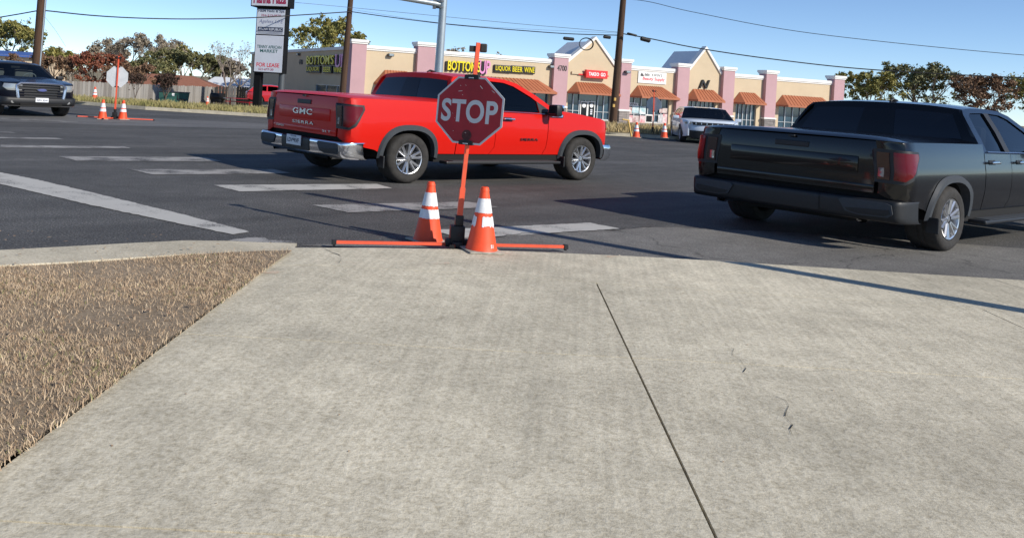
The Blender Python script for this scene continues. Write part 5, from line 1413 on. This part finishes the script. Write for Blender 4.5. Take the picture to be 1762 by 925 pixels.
# signal pole with mast arm
b = AT(748.5, 215, 37.5); b.z = .1; t = AT(766, -40, 37.5)
sgp = thing('signal_pole', 'grey galvanised traffic signal pole with mast arm behind the red pickup', 'signal pole', b)
mb = MB(); mb.tube([Vector((0, 0, 0)), (t - b)], [.20, .155], 20); mb.build('shaft', 'galv', sgp, 40)
a0 = AT(757, 8, 37.5) - b; a1 = AT(640, -12, 36.0) - b
a2 = a0 + (a1 - a0) * 3.5
mb = MB(); mb.tube([a0, a1, a2], [.115, .11, .08], 14); mb.build('mast_arm', 'galv', sgp, 40)
mb = MB(); ax = (t - b).normalized(); q = Matrix.Translation(a0) ; mb.lathe([(.19, -.16), (.215, -.16), (.215, -.10), (.19, -.10)], 20, q, True); mb.lathe([(.19, .10), (.215, .10), (.215, .16), (.19, .16)], 20, q, True); mb.box(a0.x - .30, a0.x - .17, a0.y - .17, a0.y + .10, a0.z - .20, a0.z + .24); mb.build('arm_clamp', 'galv_dark', sgp)

def wire(pts, r, m, name, label, cat, n=40):
    """pts: (u, v, depth) control points, smoothed"""
    P = [AT(*p) for p in pts]; out = []
    for i in range(len(P) - 1):
        p0, p1, p2, p3 = P[max(i - 1, 0)], P[i], P[i + 1], P[min(i + 2, len(P) - 1)]
        for k in range(10):
            t = k / 10; out.append(.5 * ((2 * p1) + (p2 - p0) * t + (2 * p0 - 5 * p1 + 4 * p2 - p3) * t * t + (3 * p1 - p0 - 3 * p2 + p3) * t ** 3))
    out.append(P[-1]); mb = MB(); mb.tube(out, r, 6)
    return tag(mb.build(name, m, None, 60), label, cat)
wire([(-420, 100, 36), (-200, 62, 37), (0, 30, 38.2), (66, 18.5, 38.4)], .028, 'cable', 'cable', 'black cable running off from the pole with the conduit past the leafy tree', 'cable')
wire([(70, 18.5, 38.4), (82, 19, 38.6), (160, 27, 40.5), (240, 31.5, 42.5), (330, 33, 44.0), (430, 31, 45.5), (520, 26, 46.6), (603, 20.5, 47.3)], .028, 'cable', 'cable', 'black cable sagging across the front of the pylon sign', 'cable')
wire([(605, 20.5, 47.3), (680, 31, 47.2), (780, 43, 47), (900, 53, 46.6), (980, 58.5, 46.3), (1067, 61, 46)], .026, 'cable', 'cable', 'black cable above the pink UP sign strung between two wooden poles', 'cable')
wire([(1070, 58, 46), (1120, 67, 45.5), (1200, 83, 45), (1330, 102, 44), (1500, 120, 43), (1762, 134, 41), (2000, 140, 39)], .030, 'cable', 'cable', 'thick black cable leaving the pole in the dry grass above the beauty shop', 'cable')
wire([(508, 4.5, 46.5), (600, 13, 47.2), (760, 28.5, 47), (900, 42, 46.5), (1068, 56, 46)], .012, 'thin_wire', 'wire', 'thin upper wire running from the pylon sign to the pole in the dry grass', 'wire')
wire([(608, 17, 47.3), (760, 40, 47), (900, 50, 46.5), (1068, 57.5, 46)], .007, 'thin_wire', 'wire', 'faint thin wire just above the black cable between two wooden poles', 'wire')
wire([(1076, -2, 46), (1120, 4, 45.6), (1200, 22.5, 45), (1400, 58, 43), (1762, 95, 41), (2000, 105, 39)], .016, 'cable', 'wire', 'high wire leaving the pole in the dry grass near its top', 'wire')
wire([(76, 28, 38.5), (95, 52, 39), (113, 80, 40)], .006, 'thin_wire', 'wire', 'thin guy wire slanting down from the pole with the conduit', 'wire')
def splice(u0, v0, u1, v1, r, depth, label):
    a, b_ = AT(u0, v0, depth), AT(u1, v1, depth); d = b_ - a
    mb = MB(); mb.tube([a, a + d * .08, a + d * .92, b_], [r * .45, r, r, r * .45], 12)
    return tag(mb.build('splice_case', 'cable', None, 40), label, 'cable splice', 'splice cases on the cables')
splice(969, 66, 988, 68, .09, 46.2, 'black splice case hung under the cable beside the coiled loop, far from the pole')
splice(1038, 63.5, 1051, 65, .085, 46.1, 'black splice case hung between the coiled loop and the wooden pole')
splice(1102, 66, 1119, 70.5, .12, 45.4, 'fat black splice case on the thick cable above the white banner')
splice(1079, 57.5, 1096, 62, .06, 45.6, 'slim black splice sleeve on the thick cable right at the wooden pole')
cc = AT(1009, 76, 46.2); rr = 12.2 * 46.2 / FOC
mb = MB()
for k in range(3): mb.tube([cc + Vector((math.cos(t) * (rr - .012 * k), .03 * k, math.sin(t) * (rr * .88 - .012 * k))) for t in np.linspace(0, 2 * math.pi, 33)], .018, 6, False)
tag(mb.build('cable_loop', 'cable', None, 60), 'round coil of spare cable hanging before the pointed gable', 'cable coil')

# ================================================================== YARD BEHIND THE VERGE: fence, bins, table
YZ = -0.35
def YG(u, v): return G(u, v, YZ)
fence = thing('wooden_fence', 'weathered grey wooden picket fence behind the verge', 'fence', (0, 0, YZ))
fa, fb_, fc = YG(-40, 168.5), YG(117, 172.5), YG(367, 179.5)
ftop = lambda u, v, p: None
pk_mesh = {}
def picket(parent, p, d, h, w, m, r, name='picket'):
    key = (m, r.randint(0, 3))
    if key not in pk_mesh:
        mb = MB(); c = .03 * r.random()
        mb.prism([(-.5, 0), (.5, 0), (.5, .965), (.5 - .22, 1.0), (-.5 + .22, 1.0), (-.5, .965)], -.011, .011, lambda a, b, c_: (a, c_, b))
        o = mb.build(name, m, parent); pk_mesh[key] = o.data
    else:
        o = bpy.data.objects.new(name, pk_mesh[key]); COL.objects.link(o); o.parent = parent
    o.location = p; o.rotation_euler = (0, r.uniform(-.008, .008), math.atan2(d.y, d.x) + r.uniform(-.03, .03)); o.scale = (w, 1, h)
    return o
r = random.Random(7)
def run(a, b, h0, h1, mats, w, parent, z=0.0):
    d = (b - a); L = d.length; d.normalize(); n = int(L / w)
    for k in range(n):
        t = (k + .5) / n; p = a.lerp(b, t); p.z = z + r.uniform(-.01, .01)
        picket(parent, p, d, (h0 + (h1 - h0) * t) * r.uniform(.975, 1.02), w * .955, r.choice(mats), r)
    mb = MB()
    nn = Vector((-d.y, d.x, 0))
    for hz_ in (.22, .78): mb.beam(Vector((a.x, a.y, 0)) + nn * .04 + Vector((0, 0, h0 * hz_)), Vector((b.x, b.y, 0)) + nn * .04 + Vector((0, 0, h1 * hz_)), .05, .08)
    mb.build('rail', 'picket2', parent)
    for k in range(int(L / 2.4) + 1):
        q = a + d * min(L, k * 2.4); mb = MB(); mb.box(q.x + nn.x * .09 - .05, q.x + nn.x * .09 + .05, q.y + nn.y * .09 - .05, q.y + nn.y * .09 + .05, -.05, h0 * .95); mb.build('post', 'picket2', parent)
def hgt(u, vt, p): return AT(u, vt, p.y).z - YZ
pks = ['picket0', 'picket1', 'picket2', 'picket3', 'picket1']
run(fa, fb_, hgt(-40, 133, fa), hgt(117, 138.8, fb_), pks, .17, fence)
run(fb_, fc, hgt(117, 138.8, fb_), hgt(367, 149.6, fc), pks, .17, fence)
g0, g1_, g2__ = YG(369, 180), YG(391, 181), YG(431, 183)
encl = thing('bin_enclosure', 'dark wooden enclosure with one pale grey gate panel', 'fence', (0, 0, YZ))
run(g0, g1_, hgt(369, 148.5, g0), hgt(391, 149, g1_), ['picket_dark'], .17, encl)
q1, q2 = YG(391.5, 180.5), YG(405, 181.5)
run(q1, q2, hgt(392, 147.5, q1), hgt(405, 148, q2), ['picket1', 'picket3'], .17, encl)
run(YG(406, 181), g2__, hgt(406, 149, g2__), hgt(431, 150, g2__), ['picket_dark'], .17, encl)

def local_box_thing(name, label, cat, u, v, w, d, h, rz, group=None):
    p = YG(u, v); return thing(name, label, cat, (p.x, p.y, YZ), rz, group), p.y / FOC
# dumpster
t, s_ = local_box_thing('dumpster', 'green metal dumpster half hidden by the dark shrub before the fence', 'dumpster', 304, 180, 0, 0, 0, R(8))
mb = MB(); mb.prism([(-1.0, .06), (.62, .06), (.70, .70), (-1.02, .70)], -.40, .40, lambda a, b, c: (a, c, b)); mb.build('bin', 'dumpster_green', t)
mb = MB(); mb.rbox(-1.05, .73, -.44, .44, .70, .75, .015); mb.build('lid', 'plastic_black', t)
mb = MB(); mb.box(.02, .55, -.43, -.401, .28, .36); mb.box(.02, .08, -.43, -.401, .28, .55); mb.build('fork_pocket', 'plastic_black', t)
mb = MB(); mb.box(-.28, -.14, -.415, -.402, .50, .66); mb.build('notice', 'banner_white', t)
for x in (-.8, .4):
    mb = MB(); mb.lathe([(.05, -.03), (.06, 0), (.05, .03)], 12, Matrix.Translation((x, -.3, .06)) @ Matrix.Rotation(R(90), 4, 'X'), True); mb.build('castor', 'rubber', t)
# stack of tan crates
gp = YG(266, 176)
for i, (dx, dz, l) in enumerate(((-.17, 0, 'lower tan wooden crate of the stack farther from the dumpster'), (.17, 0, 'lower tan wooden crate of the stack nearer the dumpster'), (-.16, .27, 'upper tan wooden crate of the stack farther from the dumpster'), (.18, .27, 'upper tan wooden crate of the stack nearer the dumpster'))):
    c = thing('wooden_crate', l, 'crate', (gp.x + dx, gp.y, YZ + dz + .06), R(6), 'tan crates before the fence')
    mb = MB(); mb.box(-.15, .15, -.15, .15, 0, .02)
    for sx_ in (-.15, .13):
        for sy_ in (-.15, .13): mb.box(sx_, sx_ + .02, sy_, sy_ + .02, .021, .25)
    mb.build('frame', 'pallet_wood', c)
    for z in (.03, .10, .17):
        mb = MB(); mb.box(-.16, .16, -.165, -.151, z, z + .055); mb.box(-.16, .16, .151, .165, z, z + .055); mb.box(-.165, -.151, -.15, .15, z, z + .055); mb.box(.151, .165, -.15, .15, z, z + .055); mb.build('slat', 'pallet_wood', c)
pal = thing('pallet', 'low tan wooden pallet carrying the crates before the fence', 'pallet', (gp.x, gp.y, YZ), R(6))
for k in range(3): mb = MB(); mb.box(-.40, .40, -.2 + k * .17, -.14 + k * .17, .0, .04); mb.build('bearer', 'pallet_wood', pal)
for k in range(5): mb = MB(); mb.box(-.40 + k * .17, -.28 + k * .17, -.2, .2, .041, .056); mb.build('board', 'pallet_wood', pal)
# black smoker grill, picnic table, cone
t, _ = local_box_thing('smoker_grill', 'black steel smoker grill beside the cone in the yard', 'grill', 373, 181, 0, 0, 0, R(-10))
mb = MB(); mb.tube([(-.42, 0, .52), (.42, 0, .52)], .24, 16); mb.build('drum', 'stand_black', t, 40)
mb = MB(); mb.rbox(-.30, .30, -.2, .2, .18, .52, .03); mb.build('firebox', 'stand_black', t)
mb = MB(); mb.tube([(.34, 0, .6), (.34, 0, 1.0)], .05, 10); mb.build('chimney', 'stand_black', t)
for x in (-.34, .34):
    for y in (-.16, .16): mb = MB(); mb.beam((x, y, 0), (x, y, .4), .04, .04, (0, 1, 0)); mb.build('leg', 'stand_black', t)
mb = MB(); mb.box(.45, .85, -.2, .2, .46, .49); mb.build('side_shelf', 'galv', t)
t, _ = local_box_thing('picnic_table', 'red metal picnic table next to the pylon sign leg', 'picnic table', 412, 184, 0, 0, 0, R(5))
for k in range(5): mb = MB(); mb.box(-.85, .85, -.30 + k * .125, -.20 + k * .125, .50, .525); mb.build('top_slat', 'table_red', t)
for y in (-.58, .48): mb = MB(); mb.box(-.85, .85, y, y + .14, .30, .325); mb.build('bench', 'table_red', t)
for x in (-.6, .6):
    mb = MB(); mb.beam((x, -.50, 0), (x, .12, .5), .05, .04); mb.beam((x + .02, .50, 0), (x + .02, -.12, .5), .05, .04); mb.beam((x, -.55, .28), (x, .58, .28), .04, .04); mb.build('trestle', 'table_red', t)
p = YG(356.5, 181); make_cone('traffic_cone', 'orange and white cone beside the black smoker grill', (p.x, p.y, YZ + .0), .4, .95)

# ================================================================== HOUSES
def house(name, label, u0, u1, v_eave, v_ridge, depth, wall_m, roof_m, hip=.25, dep=8.0, zb=YZ, turn=0.0, over=.35, steps=12):
    a, b = AT(u0, v_eave, depth), AT(u1, v_eave, depth); ze = (a.z + b.z) / 2; W_ = b.x - a.x
    zr = AT((u0 + u1) / 2, v_ridge, depth + dep / 2).z
    root = thing(name, label, 'house', ((a.x + b.x) / 2, depth, zb), turn)
    ze -= zb; zr -= zb
    mb = MB(); mb.box(-W_ / 2, W_ / 2, 0, dep, 0, ze); wl = mb.build('wall', wall_m, root)
    x0, x1, y0, y1 = -W_ / 2 - over, W_ / 2 + over, -over, dep + over; hx = W_ * hip
    mb = MB(); zz = ze - .04
    vs = [(x0, y0, zz), (x1, y0, zz), (x1, y1, zz), (x0, y1, zz), (x0 + hx, dep / 2, zr), (x1 - hx, dep / 2, zr)]
    vs += [(p[0], p[1], p[2] - .12) for p in vs[:4]]
    mb.add(vs, [(0, 1, 5, 4), (1, 2, 5), (2, 3, 4, 5), (3, 0, 4), (0, 6, 7, 1), (1, 7, 8, 2), (2, 8, 9, 3), (3, 9, 6, 0), (6, 9, 8, 7)]); rf = mb.build('roof', roof_m, root)
    for k in range(3):
        wx = -W_ / 2 + W_ * (k + .5) / 3
        mb = MB(); mb.box(wx - .35, wx + .35, -.03, .02, ze * .45, ze * .85); wi = mb.build('window', 'trim_white', root)
        mb = MB(); mb.box(wx - .30, wx + .30, -.04, -.031, ze * .48, ze * .82); mb.build('pane', 'glass_opaque', wi)
    return root, rf
house('brick_house', 'low house with brown shingle hip roof behind the wooden fence', 150, 372, 150, 127, 59, 'house_brick', 'roof_brown', .30, 7.5)
house('white_roof_shed', 'long shed with pale metal roof behind the bin enclosure', 352, 452, 149, 134, 88, 'house_tan', 'roof_white', .12, 8)
house('tan_house', 'cream house with bright blue roof edge beside the leafy tree', -70, 58, 93, 86.5, 78, 'house_tan', 'roof_blue', .06, 9)
house('pale_house', 'distant pale house half seen through the bare branches', 372, 402, 112, 99, 110, 'roof_white', 'roof_white', .2, 8)

# ================================================================== TREES
def leaf_cloud(centers, n, size, seed, flat=.4):
    """n small quads spread through clusters (x,y,z,r)"""
    g_ = np.random.default_rng(seed)
    C = np.array(centers); w = C[:, 3] ** 1.6; w /= w.sum()
    idx = g_.choice(len(C), n, p=w)
    d = g_.normal(0, 1, (n, 3)); d /= np.linalg.norm(d, axis=1)[:, None]
    rad = C[idx, 3] * np.minimum(np.abs(g_.normal(0, .62, n)), 1.7)
    P = C[idx, :3] + d * rad[:, None] * np.array([1, 1, .85])
    a = g_.normal(0, 1, (n, 3)); a /= np.linalg.norm(a, axis=1)[:, None]
    b = np.cross(a, g_.normal(0, 1, (n, 3))); b /= np.linalg.norm(b, axis=1)[:, None]
    s = size * g_.uniform(.5, 1.3, n)[:, None]
    a = a * s; b = b * s * .6
    v = np.stack([P - a, P + b * .9, P + a, P - b * .9], 1).reshape(-1, 3)
    f = np.arange(n * 4).reshape(-1, 4)
    return v, f
def branches(mb, p, d, L, r, depth, rng, tips, spread=.55, up=.15, kids=(2, 3), nside=5, keep=.72):
    pts = [p]; q = p.copy(); dd = d.copy()
    for k in range(3):
        dd = (dd + Vector((rng.uniform(-1, 1), rng.uniform(-1, 1), rng.uniform(-.5, 1))) * .13).normalized(); q = q + dd * (L / 3); pts.append(q.copy())
    mb.tube(pts, [r, r * .85, r * .72, r * .58], nside if r > .02 else 3, False)
    if depth == 0: tips.append(q); return
    for k in range(rng.randint(*kids)):
        nd = (dd + Vector((rng.uniform(-1, 1), rng.uniform(-1, 1), rng.uniform(-.6, 1) + up)) * spread).normalized()
        st = pts[-1] if k < 2 else pts[rng.randint(1, 2)]
        branches(mb, st, nd, L * rng.uniform(keep - .12, keep + .1), r * .58, depth - 1, rng, tips, spread, up, kids, nside, keep)
def tree(name, label, u, v_top, hw_px, depth, leaf_m, nleaf, lsize, seed, zb=None, trunk_h=.28, bark='bark', cat='tree', group=None, blobs=16, squash=1.0, twig=4, lv=None, cr_=.36, fill=.35):
    zb = (YZ if u < 600 else 0.0) if zb is None else zb
    top = AT(u, v_top, depth); H = top.z - zb; hw = hw_px * depth / FOC
    rng = random.Random(seed)
    root = thing(name, label, cat, (top.x, depth, zb), 0, group)
    mb = MB(); tips = []
    th = H * trunk_h
    mb.tube([Vector((0, 0, -.1)), Vector((rng.uniform(-.1, .1), 0, th * .6)), Vector((rng.uniform(-.15, .15), 0, th))], [H * .035, H * .028, H * .024], 8, False)
    for k in range(4):
        a = k * 1.57 + rng.random(); branches(mb, Vector((0, 0, th)), Vector((math.cos(a) * .7 * hw / H * 1.6, math.sin(a) * .5, .8)).normalized(), H * .30, H * .018, twig, rng, tips)
    # scale limbs into the crown's box
    sx_ = hw / max(.1, max(abs(t.x) for t in tips)); sz_ = (H * .98) / max(t.z for t in tips)
    mb.v = [(x * (sx_ if z > th else 1) * 1.0, y * sx_ * .9 if z > th else y, z * (sz_ if z > 0 else 1)) for x, y, z in mb.v]
    mb.build('trunk', bark, root, 60)
    cl = []
    cz = th + (H - th) * .52; ch = (H - th) * .52
    for k in range(int(blobs * fill)):
        while True:
            x, y, z = rng.uniform(-1, 1), rng.uniform(-1, 1), rng.uniform(-1, 1)
            if x * x + y * y + z * z < 1: break
        rr_ = rng.uniform(.4, .9) * cr_ * min(hw, ch)
        cl.append((x * (hw - rr_ * .6), y * (hw * .8), cz + z * (ch - rr_ * .6) * squash, rr_))
    for t in tips: cl.append((t.x * sx_, t.y * sx_ * .9, t.z * sz_, cr_ * rng.uniform(.22, .55) * min(hw, ch)))
    v, f = leaf_cloud(cl, nleaf, lsize, seed)
    raw('crown', v, f, leaf_m, root)
    return root
BT = 'trees beyond the fence'
tree('leafy_tree', 'olive green leafy tree rising behind the cream house with the blue roof', 18, 30, 62, 84, 'leaf_olive', 15000, .13, 21, group=BT, blobs=60, cr_=.24, fill=1.0, twig=5)
tree('leafy_tree', 'small yellow green tree between the conduit pole and the red shrubs', 96, 82, 26, 80, 'leaf_olive', 3000, .16, 22, group=BT)
tree('grey_tree', 'pale grey half bare tree behind the brown shrubs beside the conduit pole', 122, 84, 20, 88, 'leaf_grey', 1400, .16, 23, group=BT, bark='bark_grey')
tree('brown_shrub', 'brown leaved shrub in front of the cream house', 18, 93, 38, 60, 'leaf_brown', 7000, .08, 24, trunk_h=.12, cat='shrub', group='brown shrubs behind the fence')
tree('brown_shrub', 'dark brown shrub between the conduit pole and the red leaved tree', 98, 93, 42, 58, 'leaf_brown', 10000, .08, 25, trunk_h=.12, cat='shrub', group='brown shrubs behind the fence')
tree('red_tree', 'rust red leaved tree right behind the grey back of the stop sign', 172, 89, 48, 57, 'leaf_red', 13000, .075, 26, trunk_h=.12, group=BT, blobs=50, cr_=.28, fill=1.0, twig=5)
tree('brown_shrub', 'rust brown shrub against the brown shingle roof', 232, 108, 42, 56.5, 'leaf_brown', 8000, .08, 27, trunk_h=.12, cat='shrub', group='brown shrubs behind the fence')
tree('grey_tree', 'tall grey half bare tree behind the red leaved tree', 212, 60, 48, 92, 'leaf_grey', 4200, .11, 28, bark='bark_grey', group=BT, twig=5, blobs=24)
tree('grey_tree', 'tall grey brown tree with sparse crown above the brown shingle roof', 262, 58, 46, 90, 'leaf_grey', 4200, .11, 29, bark='bark_grey', group=BT, twig=5, blobs=24)
tree('green_tree', 'dull green tree behind the brown shingle roof', 292, 84, 42, 84, 'leaf_green', 7500, .12, 30, group=BT, blobs=22)
tree('green_tree', 'dull green tree above the pale shed roof', 342, 92, 40, 82, 'leaf_green', 7500, .12, 31, group=BT, blobs=22)
tree('grey_tree', 'grey sparse tree low behind the pylon sign', 415, 104, 36, 86, 'leaf_grey', 2600, .15, 32, bark='bark_grey', group=BT)
tree('green_tree', 'thin olive tree with loose top twigs between the grey tree and the bare tree', 318, 78, 30, 95, 'leaf_olive', 900, .18, 33, bark='bark_grey', group=BT, twig=5)
tree('olive_tree', 'low olive tree filling the gap behind the bare tree and shed', 372, 96, 46, 100, 'leaf_green', 5000, .18, 41, group=BT, blobs=30, fill=.8)
tree('olive_tree', 'far olive tree behind the brown shrubs and cream house', 128, 92, 44, 104, 'leaf_olive', 4500, .19, 42, group=BT, blobs=30, fill=.8)
tree('grey_tree', 'far grey tree between the red tree and the tall grey tree', 184, 78, 46, 108, 'leaf_grey', 4500, .17, 43, group=BT, bark='bark_grey', blobs=30, fill=.9)
tree('grey_tree', 'far grey brown tree behind the dull green trees', 300, 72, 52, 110, 'leaf_grey', 5500, .17, 44, group=BT, bark='bark_grey', blobs=30, fill=.9)
tree('green_tree', 'low dark green tree just behind the brown shingle roof', 262, 100, 46, 80, 'leaf_green', 5500, .15, 45, group=BT, blobs=30, fill=.8, trunk_h=.15)
tree('bare_tree', 'bare branching tree beside the bin enclosure', 396, 66, 42, 62, 'leaf_grey', 260, .08, 34, bark='bark_grey', group=BT, twig=6, trunk_h=.22, blobs=4)
tree('leafy_tree', 'broad olive tree rising behind the shaded side wall of the plaza', 556, 26, 66, 84, 'leaf_olive', 14000, .13, 35, zb=0, group='trees behind the plaza', blobs=80, cr_=.22, fill=1.0, twig=5)
tree('leafy_tree', 'olive tree crown beside the pink corner column of the plaza', 618, 56, 24, 86, 'leaf_olive', 3000, .19, 36, zb=0, group='trees behind the plaza')
tree('grey_tree', 'sparse grey treetop peeping above the plaza behind the signal pole', 786, 80, 34, 92, 'leaf_grey', 1600, .16, 37, zb=0, bark='bark_grey', group='trees behind the plaza')
tree('grey_tree', 'sparse grey treetop peeping above the roof near the flag holder', 850, 87, 30, 92, 'leaf_grey', 1300, .16, 38, zb=0, bark='bark_grey', group='trees behind the plaza')
tree('green_tree', 'green treetop behind the pink column beside the second gable', 1172, 102, 22, 92, 'leaf_green', 2600, .18, 39, zb=0, group='trees behind the plaza')
for i, (u, v, hw_, d, m, l) in enumerate(((1500, 122, 60, 90, 'leaf_olive', 'olive tree past the far end of the plaza'), (1600, 108, 70, 98, 'leaf_green', 'round green tree farther along the road than the plaza'), (1700, 128, 60, 88, 'leaf_brown', 'brown leaved tree farther along the road than the plaza'), (1780, 116, 60, 104, 'leaf_olive', 'last olive tree down the road from the plaza'))):
    tree('roadside_tree', l, u, v, hw_, d, m, 12000, .14, 60 + i, zb=0, group='trees down the road', blobs=60, cr_=.26, fill=1.0, twig=5)
# shrubs in front of the fence
def fshrub(label, u, v_top, v_base, hw_px, seed, leaf_m, nleaf, zoff=0.0):
    b_ = G(u, v_base, -.1); depth = b_.y
    tree('bare_shrub', label, u, v_top, hw_px, depth, leaf_m, nleaf, .05, seed, zb=-.12, trunk_h=.10, bark='bark', cat='shrub', group='shrubs before the fence', twig=6, blobs=16, cr_=.42)
fshrub('leafless brown shrub against the grey fence', 235, 122, 174, 19, 71, 'leaf_dark', 1100)
fshrub('dense dark brown shrub before the green dumpster', 287, 124, 176, 19, 72, 'leaf_dark', 5200)
# small weeds along the near kerb and fallen leaves on the concrete
g_ = np.random.default_rng(9)
V = []; Fq = []
for k in range(700):
    x = g_.uniform(-6, 6); y = g_.uniform(2.6, 7.4)
    on_lawn = x < edge_x(y) - .02
    if not on_lawn and (k % 9 or x < edge_x(y) + .05): continue
    a = g_.uniform(0, 6.28); s = g_.uniform(.010, .024) if on_lawn else g_.uniform(.004, .009); z = KZ + .012 if on_lawn else DZ + .002
    o = len(V); V += [(x + math.cos(a) * s, y + math.sin(a) * s, z), (x - math.sin(a) * s * .5, y + math.cos(a) * s * .5, z + .003), (x - math.cos(a) * s, y - math.sin(a) * s, z + .001), (x + math.sin(a) * s * .5, y - math.cos(a) * s * .5, z + .002)]; Fq.append((o, o + 1, o + 2, o + 3))
tag(raw('leaf_litter', V, Fq, 'leaf_litter'), 'small dry brown leaves scattered over the dead lawn and the concrete', 'leaf litter', kind='stuff')
